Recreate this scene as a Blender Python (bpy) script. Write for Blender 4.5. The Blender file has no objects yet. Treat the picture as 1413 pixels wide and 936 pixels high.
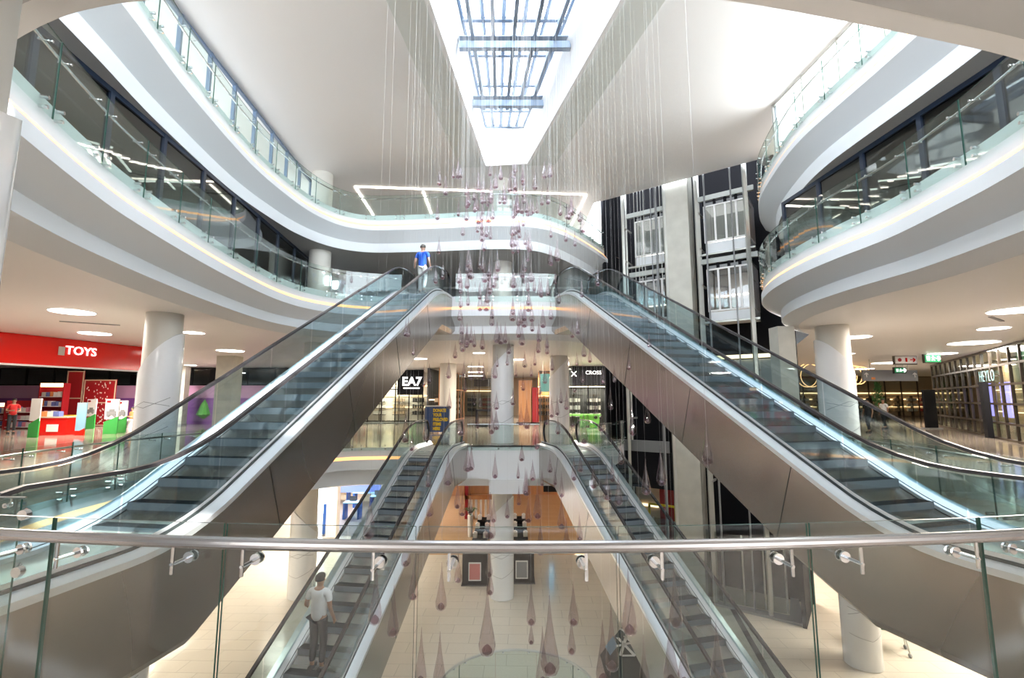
import bpy, math, random
from mathutils import Vector, Matrix
from mathutils.geometry import tessellate_polygon
random.seed(7)
S = bpy.context.scene
COL = S.collection
# ------------------------------------------------------------------ camera
F, PIT, EYE, CX, CY = 660.0, math.radians(7.08), 1.73, 706.5, 468.0
cam = bpy.data.cameras.new('camera'); co = bpy.data.objects.new('camera', cam); COL.objects.link(co)
co.location = (0, 0, EYE); co.rotation_euler = (math.pi/2 + PIT, 0, 0)
cam.sensor_width = 36; cam.lens = F*36/1413; cam.clip_start = .05; cam.clip_end = 400
S.camera = co
S.view_settings.view_transform = 'Standard'; S.view_settings.look = 'None'; S.view_settings.gamma = 1
S.view_settings.exposure = 0.0
try: S.view_settings.use_curve_mapping = False
except Exception: pass
S.cycles.transparent_max_bounces = 28
S.cycles.max_bounces = 7; S.cycles.diffuse_bounces = 4; S.cycles.glossy_bounces = 3; S.cycles.transmission_bounces = 2
S.cycles.sample_clamp_indirect = 6; S.cycles.caustics_reflective = False; S.cycles.caustics_refractive = False
# survey helpers: a photo pixel to the place on a level / on a vertical wall
def ray(px, py):
    X = (px-CX)/F; Y = -(py-CY)/F
    return X, math.cos(PIT)-Y*math.sin(PIT), math.sin(PIT)+Y*math.cos(PIT)
def U(px, py, z):
    x, y, u = ray(px, py); t = (z-EYE)/u
    return (x*t, y*t)
def UD(px, py, d):
    x, y, u = ray(px, py); t = d/y
    return (x*t, d, EYE+u*t)
def UW(px, py, A, B):
    x, y, u = ray(px, py); dx, dy = B[0]-A[0], B[1]-A[1]
    # t*(x,y) = A + s*(dx,dy)
    det = x*(-dy)-y*(-dx)
    t = (A[0]*(-dy)-A[1]*(-dx))/det
    return (x*t, y*t, EYE+u*t)
# ------------------------------------------------------------------ materials
def mat(name, col=(.8,.8,.8), rough=.5, metal=0, emit=None, es=0, spec=.5):
    m = bpy.data.materials.new(name); m.use_nodes = True
    b = m.node_tree.nodes['Principled BSDF']
    b.inputs['Base Color'].default_value = (*col, 1); b.inputs['Roughness'].default_value = rough
    b.inputs['Metallic'].default_value = metal; b.inputs['Specular IOR Level'].default_value = spec
    if emit: b.inputs['Emission Color'].default_value = (*emit, 1); b.inputs['Emission Strength'].default_value = es
    return m
def vary(m, c1, c2, scale=4, detail=3, stretch=(1,1,1), rough=None):
    nt = m.node_tree; b = nt.nodes['Principled BSDF']
    tc = nt.nodes.new('ShaderNodeTexCoord'); mp = nt.nodes.new('ShaderNodeMapping'); mp.inputs['Scale'].default_value = stretch
    n = nt.nodes.new('ShaderNodeTexNoise'); n.inputs['Scale'].default_value = scale; n.inputs['Detail'].default_value = detail
    r = nt.nodes.new('ShaderNodeValToRGB'); r.color_ramp.elements[0].color = (*c1,1); r.color_ramp.elements[1].color = (*c2,1)
    r.color_ramp.elements[0].position = .3; r.color_ramp.elements[1].position = .7
    nt.links.new(tc.outputs['Object'], mp.inputs[0]); nt.links.new(mp.outputs[0], n.inputs['Vector'])
    nt.links.new(n.outputs['Fac'], r.inputs[0]); nt.links.new(r.outputs[0], b.inputs['Base Color'])
    if rough:
        q = nt.nodes.new('ShaderNodeMapRange'); q.inputs[3].default_value = rough[0]; q.inputs[4].default_value = rough[1]
        nt.links.new(n.outputs['Fac'], q.inputs[0]); nt.links.new(q.outputs[0], b.inputs['Roughness'])
    return m
def tiles(m, c1, c2, mortar, w, h, ms=.004, rot=0):
    nt = m.node_tree; b = nt.nodes['Principled BSDF']
    tc = nt.nodes.new('ShaderNodeTexCoord'); mp = nt.nodes.new('ShaderNodeMapping'); mp.inputs['Rotation'].default_value[2] = rot
    t = nt.nodes.new('ShaderNodeTexBrick'); t.inputs['Color1'].default_value = (*c1,1); t.inputs['Color2'].default_value = (*c2,1)
    t.inputs['Mortar'].default_value = (*mortar,1); t.inputs['Scale'].default_value = 1; t.inputs['Mortar Size'].default_value = ms
    t.inputs['Brick Width'].default_value = w; t.inputs['Row Height'].default_value = h; t.offset = .5
    nt.links.new(tc.outputs['Object'], mp.inputs[0]); nt.links.new(mp.outputs[0], t.inputs['Vector']); nt.links.new(t.outputs['Color'], b.inputs['Base Color'])
    return m
def glass(name, tint, refl=.5, rough=.02, gcol=(1,1,1), ior=1.5):
    m = bpy.data.materials.new(name); m.use_nodes = True; nt = m.node_tree; nt.nodes.clear()
    N=nt.nodes.new; Lk=nt.links.new
    o = N('ShaderNodeOutputMaterial'); t = N('ShaderNodeBsdfTransparent'); t.inputs[0].default_value = (*tint,1)
    g = N('ShaderNodeBsdfGlossy'); g.inputs['Color'].default_value = (*gcol,1); g.inputs['Roughness'].default_value = rough
    lw = N('ShaderNodeLayerWeight'); lw.inputs[0].default_value = .5
    pw = N('ShaderNodeMath'); pw.operation = 'POWER'; pw.inputs[1].default_value = 4.0
    mu = N('ShaderNodeMath'); mu.operation = 'MULTIPLY_ADD'; mu.inputs[1].default_value = .55*refl; mu.inputs[2].default_value = .045*refl
    mx = N('ShaderNodeMixShader')
    Lk(lw.outputs['Facing'], pw.inputs[0]); Lk(pw.outputs[0], mu.inputs[0]); Lk(mu.outputs[0], mx.inputs[0])
    Lk(t.outputs[0], mx.inputs[1]); Lk(g.outputs[0], mx.inputs[2]); Lk(mx.outputs[0], o.inputs[0])
    return m
M = dict(
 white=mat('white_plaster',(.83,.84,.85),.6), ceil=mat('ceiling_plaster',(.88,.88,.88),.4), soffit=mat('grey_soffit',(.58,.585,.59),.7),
 fascia=mat('fascia_paint',(.76,.79,.82),.5), beige=mat('beige_column_paint',(.62,.6,.55),.5), clad=mat('white_column_shell',(.84,.85,.87),.12),
 cream=mat('warm_ceiling',(.8,.75,.68),.55),
 steel=mat('brushed_stainless',(.46,.43,.4),.3,1), rail=mat('polished_rail',(.5,.49,.5),.27,1), chrome=mat('chrome',(.7,.71,.73),.15,1),
 alu=mat('aluminium_deck',(.72,.74,.76),.3,.6), rubber=mat('rubber_handrail',(.035,.032,.035),.25), step=mat('step_tread_darkened',(.022,.028,.034),.8,.0,spec=.08), riser=mat('step_riser_lightened',(.26,.3,.34),.7,.0,spec=.08),  # risers painted lighter, treads darker, to even out light and shade on the steps
 skirt=mat('skirt_panel',(.13,.15,.17),.25,.6), joint=mat('dark_joint',(.02,.03,.03),.4),
 black=mat('black_panel',(.012,.012,.015),.8,spec=.15), dark=mat('dark_interior',(.05,.05,.055),.6), navy=mat('mullion_navy',(.012,.022,.045),.35),
 frame=mat('skylight_frame',(.2,.26,.35),.4,.3), framed=mat('window_frame_blue',(.14,.2,.3),.4), wframe=mat('white_frame',(.85,.85,.85),.35), steelg=mat('galvanised_steel',(.55,.56,.53),.4,.5),
 pier=mat('pier_paint',(.55,.54,.48),.5), ggrey=mat('beam_greygreen',(.5,.53,.51),.5), brown=mat('brown_metal',(.05,.035,.025),.3),
 red=mat('red_gloss',(.8,.015,.01),.12), redd=mat('dark_red',(.32,.01,.015),.3), wood=mat('orange_wood',(.5,.24,.1),.35), tan=mat('tan_wall',(.55,.42,.3),.5),
 purple=mat('purple_board',(.2,.06,.27),.5), pink=mat('pink_board',(.55,.3,.48),.5), blue=mat('blue_paint',(.02,.1,.4),.4), sky=mat('light_blue',(.3,.55,.75),.5),
 green=mat('green_paint',(.05,.4,.08),.5), dgreen=mat('dark_green',(.01,.16,.08),.4), yellow=mat('yellow_print',(.85,.62,.02),.5), lime=mat('lime',(.15,.5,.08),.5),
 paper=mat('white_card',(.85,.85,.85),.5), skin=mat('skin',(.35,.19,.12),.6), skin2=mat('pale_skin',(.55,.33,.25),.6), hair=mat('black_hair',(.015,.012,.01),.7),
 shirtr=mat('red_shirt',(.55,.02,.02),.8), shirtb=mat('blue_shirt',(.015,.1,.55),.8), shirtw=mat('white_shirt',(.75,.78,.8),.8), shirto=mat('orange_top',(.7,.25,.08),.8),
 trd=mat('dark_trousers',(.02,.02,.025),.8), trl=mat('pale_trousers',(.6,.62,.62),.8), carpet=mat('charcoal_carpet',(.045,.055,.06),.9), grey=mat('mid_grey',(.25,.26,.27),.5),
 gold=mat('gold_ring',(.8,.45,.15),.3,0,(1,.6,.25),.9),
 cove=mat('cove_light',(1,.7,.4),.5,0,(1,.42,.12),1.1), led=mat('led_and_reflection',(1,1,1),.5,0,(1,.9,.78),5), disc=mat('downlight_disc',(1,1,1),.5,0,(1,.93,.84),7),
 signw=mat('lit_white_letters',(.9,.9,.9),.5,0,(1,1,1),.7), signb=mat('lit_cyan_letters',(.25,.4,.42),.6,0,(.4,.95,1),.3), greensign=mat('lit_green_sign',(.01,.16,.06),.5,0,(.03,.4,.15),.25),
 screen=mat('lit_screen',(.1,.5,.8),.4,0,(.1,.6,1),1.6), violet=mat('lit_violet_screen',(.3,.25,.8),.4,0,(.4,.35,1),1.2), warm=mat('lit_warm_panel',(1,.8,.5),.5,0,(1,.7,.38),2.2), window=mat('lit_window',(1,1,1),.5,0,(.85,.95,1),2.2),
 leaf=mat('leaf_green',(.04,.12,.03),.6), toyp=mat('pink_toy_box',(.7,.25,.35),.5), toyw=mat('white_toy_box',(.75,.7,.7),.5), toyb=mat('blue_toy_box',(.15,.2,.5),.5),
)
vary(M['steel'],(.46,.43,.4),(.38,.35,.33),.35,0,(1,1,.6),(.22,.3))
vary(M['pier'],(.6,.59,.53),(.5,.49,.44),2)
M['floor1'] = tiles(mat('polished_beige_tile',rough=.09),(.36,.3,.25),(.33,.28,.23),(.2,.17,.15),1.2,.6,.005,.05)
M['floor0'] = tiles(mat('cream_tile',rough=.16),(.74,.69,.61),(.71,.66,.58),(.42,.39,.35),1.2,.6,.006,.03)
M['floor0b'] = tiles(mat('amber_tile',rough=.12),(.62,.4,.22),(.58,.37,.2),(.4,.26,.15),1.2,.6,.005)
vary(M['wood'],(.55,.27,.11),(.4,.18,.08),3,3,(1,1,.1))
M['glass'] = glass('balustrade_glass',(.9,.955,.935),1.0)
M['fglass'] = glass('front_glass',(.93,.95,.94),1.0)
M['gedge'] = mat('glass_edge',(.03,.1,.08),.2)
M['eglass'] = glass('escalator_glass',(.72,.8,.82),1.0)
M['oglass'] = glass('office_glass',(.3,.33,.34),1.6,.03)
M['wglass'] = glass('clear_window_glass',(.93,.97,1),.7)
M['cglass'] = glass('cabin_glass',(.6,.62,.62),1.5)
M['sglass'] = glass('shop_glass',(.8,.84,.82),.5)
M['drop'] = glass('lilac_glass',(.84,.79,.81),1.25,.03,(1,.97,1),1.5)
M['dropd'] = glass('plum_glass',(.64,.5,.54),1.3,.03,(1,.9,.95),1.5)
M['wire'] = mat('steel_wire',(.55,.55,.57),.4,.3)
# ------------------------------------------------------------------ mesh building
class MB:
    def __init__(s): s.v=[]; s.f=[]; s.mi=[]; s.cur=0
    def add(s, vs, fs):
        n=len(s.v); s.v+= [tuple(a) for a in vs]; s.f+= [tuple(i+n for i in f) for f in fs]; s.mi += [s.cur]*len(fs); return s
    def box(s, c, d, rz=0, M4=None):
        x,y,z=[a/2 for a in d]; vs=[Vector(p) for p in ((-x,-y,-z),(x,-y,-z),(x,y,-z),(-x,y,-z),(-x,-y,z),(x,-y,z),(x,y,z),(-x,y,z))]
        R = Matrix.Rotation(rz,3,'Z')
        vs=[R@v+Vector(c) for v in vs]
        return s.add(vs,[(0,3,2,1),(4,5,6,7),(0,1,5,4),(1,2,6,5),(2,3,7,6),(3,0,4,7)])
    def wall(s, A, B, z0, z1, th=.1):          # a box standing on the line A-B
        d=Vector((B[0]-A[0],B[1]-A[1],0)); L=d.length
        return s.box(((A[0]+B[0])/2,(A[1]+B[1])/2,(z0+z1)/2),(L,th,z1-z0),math.atan2(d.y,d.x))
    def bar(s, a, b, w, h=None):               # square bar between two points
        a=Vector(a); b=Vector(b); h=h or w; d=(b-a); 
        if d.length<1e-6: return s
        d.normalize(); up=Vector((0,0,1)) if abs(d.z)<.95 else Vector((0,1,0)); r=d.cross(up).normalized(); u=r.cross(d)
        vs=[p+r*i*w/2+u*j*h/2 for p in (a,b) for i,j in ((-1,-1),(1,-1),(1,1),(-1,1))]
        return s.add(vs,[(3,2,1,0),(4,5,6,7),(0,1,5,4),(1,2,6,5),(2,3,7,6),(3,0,4,7)])
    def tube(s, pts, r, n=8, caps=True):
        pts=[Vector(p) for p in pts]; rs=r if isinstance(r,(list,tuple)) else [r]*len(pts); vs=[]; fs=[]; pr=None
        for i,p in enumerate(pts):
            d=(pts[min(i+1,len(pts)-1)]-pts[max(i-1,0)]).normalized()
            if pr is None:
                up=Vector((0,0,1)) if abs(d.z)<.9 else Vector((1,0,0)); q=d.cross(up).normalized()
            else:
                q=(pr-d*pr.dot(d)); q = q.normalized() if q.length>1e-6 else d.orthogonal().normalized()
            pr=q; w=d.cross(q)
            for k in range(n):
                a=2*math.pi*k/n; vs.append(p+q*math.cos(a)*rs[i]+w*math.sin(a)*rs[i])
        for i in range(len(pts)-1):
            for k in range(n):
                a=i*n+k; b=i*n+(k+1)%n; fs.append((a,b,b+n,a+n))
        if caps: fs.append(tuple(range(n))[::-1]); fs.append(tuple(range((len(pts)-1)*n,len(pts)*n)))
        return s.add(vs,fs)
    def lathe(s, prof, c=(0,0,0), n=16):       # prof: (r, z)
        vs=[];fs=[]
        for r,z in prof:
            for k in range(n):
                a=2*math.pi*k/n; vs.append((c[0]+r*math.cos(a),c[1]+r*math.sin(a),c[2]+z))
        for i in range(len(prof)-1):
            for k in range(n):
                a=i*n+k;b=i*n+(k+1)%n; fs.append((a,b,b+n,a+n))
        fs.append(tuple(range(n))[::-1]); fs.append(tuple(range((len(prof)-1)*n,len(prof)*n)))
        return s.add(vs,fs)
    def poly(s, pts, z, hole=None, up=True, th=0):
        loops=[[Vector((p[0],p[1],0)) for p in pts]]
        if hole: loops.append([Vector((p[0],p[1],0)) for p in hole])
        allp=[p for l in loops for p in l]
        tr=tessellate_polygon(loops); fs=[]
        for t in tr:
            a,b,c=[allp[i] for i in t]; nz=(b-a).cross(c-a).z
            fs.append(tuple(t) if (nz>0)==up else tuple(t[::-1]))
        return s.add([(p.x,p.y,z) for p in allp],fs)
    def prism(s, pts, z0, z1):
        n=len(pts); s.poly(pts,z1,up=True); s.poly(pts,z0,up=False)
        vs=[(p[0],p[1],z0) for p in pts]+[(p[0],p[1],z1) for p in pts]
        return s.add(vs,[(i,(i+1)%n,(i+1)%n+n,i+n) for i in range(n)])
    def build(s, name, ms, parent=None, smooth=False):
        me=bpy.data.meshes.new(name); me.from_pydata([tuple(v) for v in s.v],[],s.f)
        for m in (ms if isinstance(ms,(list,tuple)) else [ms]): me.materials.append(m)
        for p,i in zip(me.polygons,s.mi): p.material_index=i; p.use_smooth=smooth
        me.update(); o=bpy.data.objects.new(name,me); COL.objects.link(o)
        if parent: o.parent=parent; o.matrix_parent_inverse=Matrix()
        if parent and any(abs(a)>1e-9 for a in parent.matrix_basis.translation): 
            T=parent.matrix_basis.inverted(); me.transform(T)
        if smooth:
            try: me.set_sharp_from_angle(angle=math.radians(14))
            except Exception: pass
        return o
def tag(o, label=None, cat=None, group=None, kind=None):
    if label: o['label']=label
    if cat: o['category']=cat
    if group: o['group']=group
    if kind: o['kind']=kind
    return o
def thing(name, label, cat, loc=(0,0,0), group=None):
    o=bpy.data.objects.new(name,None); COL.objects.link(o); o.location=loc; o.empty_display_size=.2
    return tag(o,label,cat,group)
def struct(name, mb, m, smooth=False): return tag(mb.build(name,m,None,smooth),kind='structure')
def copy_tree(o, parent=None):
    c=o.copy(); COL.objects.link(c)
    if parent: c.parent=parent
    for ch in list(o.children): copy_tree(ch,c)
    return c
def text(name, s, A, right, height, m, parent, up=(0,0,1), depth=.02, bold=.0, center=True, xs=1.0, sp=1.0):
    cu=bpy.data.curves.new(name,'FONT'); cu.body=s; cu.size=height*1.4; cu.extrude=depth/2; cu.offset=bold; cu.resolution_u=3; cu.space_character=sp
    if center: cu.align_x='CENTER'; cu.align_y='CENTER'
    t=bpy.data.objects.new(name,cu); COL.objects.link(t)
    dg=bpy.context.evaluated_depsgraph_get(); me=bpy.data.meshes.new_from_object(t.evaluated_get(dg))
    bpy.data.objects.remove(t); me.materials.clear(); me.materials.append(m)
    me.transform(Matrix.Diagonal((xs,1,1,1)))
    r=Vector(right).normalized(); u=Vector(up).normalized(); n=r.cross(u)
    MX=Matrix((( r.x,u.x,n.x,A[0]),(r.y,u.y,n.y,A[1]),(r.z,u.z,n.z,A[2]),(0,0,0,1)))
    me.transform(MX); o=bpy.data.objects.new(name,me); COL.objects.link(o)
    if parent:
        o.parent=parent; me.transform(parent.matrix_basis.inverted())
    return o
# ------------------------------------------------------------------ plan curves (clockwise round the void: outward is to the left)
def catmull(P, n=8):
    P=[Vector((p[0],p[1],0)) for p in P]; out=[]
    for i in range(len(P)-1):
        p0=P[max(i-1,0)];p1=P[i];p2=P[i+1];p3=P[min(i+2,len(P)-1)]
        for k in range(n):
            t=k/n; out.append(.5*((2*p1)+(p2-p0)*t+(2*p0-5*p1+4*p2-p3)*t*t+(3*p1-p0-3*p2+p3)*t**3))
    out.append(P[-1]); return out
def resample(C, step):
    out=[C[0].copy()]; acc=0
    for a,b in zip(C,C[1:]):
        L=(b-a).length
        while acc+L>=step and L>1e-9:
            t=(step-acc)/L; a=a.lerp(b,t); out.append(a.copy()); L=(b-a).length; acc=0
        acc+=L
    if (out[-1]-C[-1]).length>step*.3: out.append(C[-1].copy())
    else: out[-1]=C[-1].copy()
    return out
def normals(C):
    N=[]
    for i in range(len(C)):
        d=(C[min(i+1,len(C)-1)]-C[max(i-1,0)]).normalized(); N.append(Vector((-d.y,d.x,0)))
    return N
def offset(C, o):
    N=normals(C); return [c+n*o for c,n in zip(C,N)]
def sweep(C, prof, mb=None, closed=False):
    mb=mb or MB(); N=normals(C); m=len(prof); vs=[]
    for c,n in zip(C,N):
        for o,z in prof: vs.append((c.x+n.x*o,c.y+n.y*o,z))
    fs=[]
    for i in range(len(C)-1):
        for k in range(m if closed else m-1):
            a=i*m+k; b=i*m+(k+1)%m; fs.append((a,a+m,b+m,b))
    if closed: fs.append(tuple(range(m))); fs.append(tuple(range((len(C)-1)*m,len(C)*m))[::-1])
    return mb.add(vs,fs)
L2L=[(-4.75,3.2),(-5.05,3.9),(-5.45,4.89),(-5.92,6.26),(-6.27,7.6),(-6.7,10.2),(-6.93,12.8),(-6.85,14.5),(-6.4,15.6),(-5.6,16.3),(-4.4,16.7),(-3.2,16.75),(-1.7,16.6),(-.3,16.55),(1.2,16.6),(2.7,17.1),(3.6,18.25),(4.4,19.8),(4.75,20.9)]
L2R=[(9.3,16.4),(8.5,15.5),(7.62,14.2),(7.02,12.6),(6.78,11),(6.77,9.66),(6.86,8.36),(6.72,7.0),(6.55,6.0),(6.2,4.9),(5.6,3.9),(5.2,3.4)]
L3L=[(-5.9,4.6),(-6.15,6.0),(-6.4,7.4),(-6.75,9.2),(-7.1,12.2),(-7.05,14.3),(-6.85,15.7),(-6.35,16.8),(-5.5,17.35),(-4.2,17.35),(-2.7,17.2),(-.6,16.95),(.9,17.15),(1.9,17.9),(2.8,19.05),(4.0,20.9),(4.5,21.9)]
L3R=[(9.6,17.3),(8.75,16.1),(7.9,14.4),(7.35,12.4),(7.12,11),(7.1,9.7),(7.13,8.3),(7.1,7),(6.95,5.6),(6.7,4.4)]
L1L=[(-5.1,4.3),(-5.9,4.6),(-6.9,5.6),(-7.55,7.0),(-7.95,8.6),(-8.05,10.2),(-7.9,11.8),(-7.45,13.4),(-7.0,15),(-6.5,16.3),(-5.6,17.1),(-4.2,17.35),(-3.2,17.4)]
L1F=[(-2.2,17.4),(-.6,17.4),(1.4,17.4),(2.0,17.4)]
L1F2=[(3.2,17.6),(3.9,18.5),(4.5,19.9),(4.8,20.9)]
L1R=[(9.3,16.0),(8.6,14.2),(7.9,12.3),(7.4,10.5),(7.25,8.8),(7.0,7.5),(6.75,6.4),(6.3,5.2),(5.8,4.3)]
SH=[(6.6,23.9),(11.8,20.0)]                     # back of the lift shaft
NEAR=[(4.2,3.12),(3.24,2.79),(2.49,2.6),(1.37,2.36),(.74,2.28),(0,2.24),(-.7,2.24),(-1.31,2.27),(-1.8,2.31),(-2.22,2.36),(-2.7,2.5),(-3.6,2.9)]
OUT=[(-45,-3),(45,-3),(45,60),(-45,60)]
v=lambda P:[(p[0],p[1]) for p in P]
c2L,c2R=catmull(L2L,5),catmull(L2R,5); c3L,c3R=catmull(L3L,5),catmull(L3R,5); c1L,c1R=catmull(L1L,5),catmull(L1R,5); cN=catmull(NEAR,5)
# bulkhead profiles (out, z)
def prof2(z): return [(0,z),(0,z-.36),(-.07,z-.365),(-.07,z-.60),(.42,z-.90),(.42,z-1.17),(.85,z-1.35)]
PR2=[(.12,5.2),(.12,5.31),(0,5.31)]+prof2(5.2)[1:]
PR3=[(.12,8.5),(.12,8.6),(0,8.6),(0,8.17),(-.07,8.165),(-.07,8.0),(.42,7.64),(.42,7.5),(.46,7.3)]
hol2c=v(offset(c2L,.85))+v(SH)+v(offset(c2R,.85))+v(cN)
hol2f=v(c2L)+v(SH)+v(c2R)+v(cN)
hol3c=v(offset(c3L,.46))+v(SH)+v(offset(c3R,.46))+[(5.2,3.2),(-4.6,3.2)]
hol3f=v(c3L)+v(SH)+v(c3R)+[(5.2,3.2),(-4.6,3.2)]
NRAIL=[(5.9,3.75),(4.4,3.3),(3.2,2.9),(1.6,2.68),(0,2.6),(-1.6,2.68),(-3.2,2.9),(-4.2,3.2),(-4.9,3.6)]
cNR=catmull(NRAIL,5)
hol1f=v(c1L)+v(catmull(L1F,2))+v(catmull(L1F2,3))+v(SH)+v(c1R)+v(cNR)
Z1,Z2,Z3,ZC=0.0,5.2,8.5,10.6
BOX=[(-45,-2.5),(45,-2.5),(45,60),(-45,60)]
struct('floor',MB().poly([(-45,-6),(45,-6),(45,60),(-45,60)],-5.7,up=True),M['floor0'])
struct('floor',MB().poly(BOX,Z1,hol1f,True),M['floor1'])
hol0c=v(offset(c1L,1.0))+[(-3.2,18.6),(2.6,18.6)]+v(offset(catmull(L1F2,3),1.0))+v(SH)+v(offset(c1R,1.0))+v(cNR)
struct('ceiling',MB().poly(BOX,-1.45,hol0c,False),M['cream'])
mb=MB(); sweep(c1L,[(0,0),(0,-.4),(-.07,-.405),(-.07,-.75),(.3,-.76),(.3,-1.3),(1.0,-1.45)],mb)
sweep(catmull(L1F2,3),[(0,0),(0,-.75),(1.0,-1.45)],mb); sweep(c1R,[(0,0),(0,-.4),(-.07,-.405),(-.07,-.75),(.3,-.76),(.3,-1.3),(1.0,-1.45)],mb)
sweep(cNR,[(0,0),(0,-.6),(-.1,-1.45)],mb)
struct('wall_level_one_edge',mb,M['fascia'],True)
mb=MB(); mb.box((-.1,17.75,-.55),(6.2,.7,1.1)); mb.box((-.13,17.7,-1.35),(1.35,.8,.5)); mb.box((-.1,18.35,-1.28),(6.2,.5,.35))
struct('wall_far_edge',mb,M['white'])
struct('ceiling',MB().poly(BOX,3.85,hol2c,False),M['ceil'])
struct('floor',MB().poly(BOX,Z2,hol2f,True),M['floor1'])
struct('wall_level_two_left',sweep(c2L,PR2),M['fascia'],True)
struct('wall_level_two_right',sweep(c2R,PR2),M['fascia'],True)
struct('wall_level_two_near',sweep(cN,[(0,5.2),(0,4.1),(0,3.95),(.13,3.85)]),M['soffit'],True)
struct('ceiling',MB().poly(BOX,7.3,hol3c,False),M['soffit'])
struct('floor',MB().poly(BOX,Z3,hol3f,True),M['floor1'])
struct('wall_level_three_left',sweep(c3L,PR3),M['fascia'],True)
struct('wall_level_three_right',sweep(c3R,PR3),M['fascia'],True)
# underside of the walkway over the camera
NC=catmull([(a,b-.12) for a,b in NEAR],5)
struct('ceiling',MB().poly(v(offset(cN,.13))+[(-6,2.6),(-6,-2.5),(6,-2.5),(6,2.6)],3.845,up=False),M['soffit'])
# cove light strips
def strip(C,z,lab,o=.0):
    s=sweep(C,[(.005,z+.04),(-.065,z-.055),(.005,z-.055)],closed=True).build('strip_light',M['cove']); tag(s,lab,'light','cove strips along the balcony edges')
strip(offset(c2L,0),4.9,'warm glowing cove strip along the left and far edge of the second level'); strip(c2R,4.9,'warm glowing cove strip along the right hand edge of the second level')
strip(c3L,8.235,'warm glowing cove strip along the left and far edge of the top level'); strip(c3R,8.235,'warm glowing cove strip along the right hand edge of the top level')
strip(c1L,-.34,'warm glowing cove strip under the left edge of the toy shop level'); strip(c1R,-.34,'warm glowing cove strip under the right edge of the concourse level')
# ------------------------------------------------------------------ top ceiling and skylight
Lf=[(-2.3,4.5),(-1.86,9.71),(-1.04,17.2)]; Rt=[(.62,17.0),(2.41,9.71),(3.5,4.5)]
SKY=Lf+Rt
OL=[(-3.25,4.5),(-2.79,9.71),(-1.98,17.4)]; OR=[(1.62,17.2),(3.39,9.71),(4.6,4.5)]
CE=[(3.75,20.95),(4.22,20.6),(9.09,17.02),(12.5,14.5)]
outer=[(-10,3.0),(12.5,3.0),(12.5,14.5),(9.09,17.02),(4.22,20.6),(3.75,20.95),(3.75,25),(-12,25)]
struct('ceiling',MB().poly(outer,ZC,OL+[(-1.9,25-7.4)][:0]+OR,False),M['ceil'])
mb=MB(); mb.poly(OL+OR,ZC-.08,SKY,False)
ring=OL+OR; n=len(ring); mb.add([(a,b,ZC-.08) for a,b in ring]+[(a,b,ZC+.02) for a,b in ring],[(i,(i+1)%n,(i+1)%n+n,i+n) for i in range(n)])
struct('trim_1',mb,mat('ceiling_band',(.7,.73,.7),.4))
mb=MB(); n=6; TOP=[(-1.95,4.5),(-1.5,9.71),(-1.0,17.2),(.45,17.0),(1.9,9.71),(2.8,4.5)]
mb.add([(a,b,ZC-.1) for a,b in SKY]+[(a,b,12.0) for a,b in TOP],[(i,i+n,(i+1)%n+n,(i+1)%n) for i in range(n)])
struct('wall_skylight_well',mb,M['white'])
mb=MB()
for a,b in zip(SKY,SKY[1:]): mb.bar((a[0],a[1],ZC-.1),(b[0],b[1],ZC-.1),.12,.1)
struct('trim_2',mb,M['wframe'])
sk=thing('skylight','long tapering glazed skylight with blue grey bars in the white ceiling','skylight',(0,11,ZC))
def skx(y,side,z=0):   # well edges at depth y
    P=TOP[:3] if side<0 else TOP[:2:-1]
    for a,b in zip(P,P[1:]):
        if a[1]<=y<=b[1]: return a[0]+(b[0]-a[0])*(y-a[1])/(b[1]-a[1])
    return P[-1][0] if y>P[-1][1] else P[0][0]
MB().add([(a,b,12.02) for a,b in TOP],[(0,1,2,3,4,5)]).build('glass_pane',M['wglass'],sk)
for y in (5,6.4,7.8,9.2,10.5,11.85,13.2,14.6,16.0,17.0):
    MB().bar((skx(y,-1),y,11.97),(skx(y,1),y,11.97),.11,.1).build('glazing_bar',M['frame'],sk)
for k in range(6):
    t=k/5; P=[(skx(y,-1)*(1-t)+skx(y,1)*t,y,11.97) for y in (4.6,9.7,17)]
    MB().tube(P,.055,4).build('glazing_bar',M['frame'],sk)
for y in (7.0,9.5,12.0,14.6):
    m_=MB(); m_.bar((skx(y,-1)-.1,y,11.3),(skx(y,1)+.15,y,11.3),.16,.2); m_.bar((skx(y,-1)-.1,y,11.52),(skx(y,1)+.15,y,11.52),.22,.03); m_.build('cross_beam',M['frame'],sk)
for k in range(5):
    t=(k+.5)/5.0; P=[(skx(y,-1)*(1-t)+skx(y,1)*t,y,11.55) for y in (4.6,9.7,15.2)]
    m_=MB()
    for a,b in zip(P,P[1:]): m_.bar(a,b,.1,.16)
    m_.build('louvre_blade',M['frame'],sk)
# led triangle on the top ceiling
def led(P,z,lab,r=.035,cl=True,group='led lines'):
    m_=MB()
    for a,b in zip(P,P[1:]): m_.bar((*a,z),(*b,z),r*2,.03)
    tag(m_.build('led_and_reflection',M['led']),lab,'light',group)
led([U(518,302,ZC-.02),U(490,258,ZC-.02),U(809,269,ZC-.02),U(788,312,ZC-.02)],ZC-.02,'long white led outline with two slanted ends on the far ceiling')
led([U(584,265,ZC-.02),U(596,298,ZC-.02)],ZC-.02,'short slanted white led line within the outline on the far ceiling')
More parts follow.
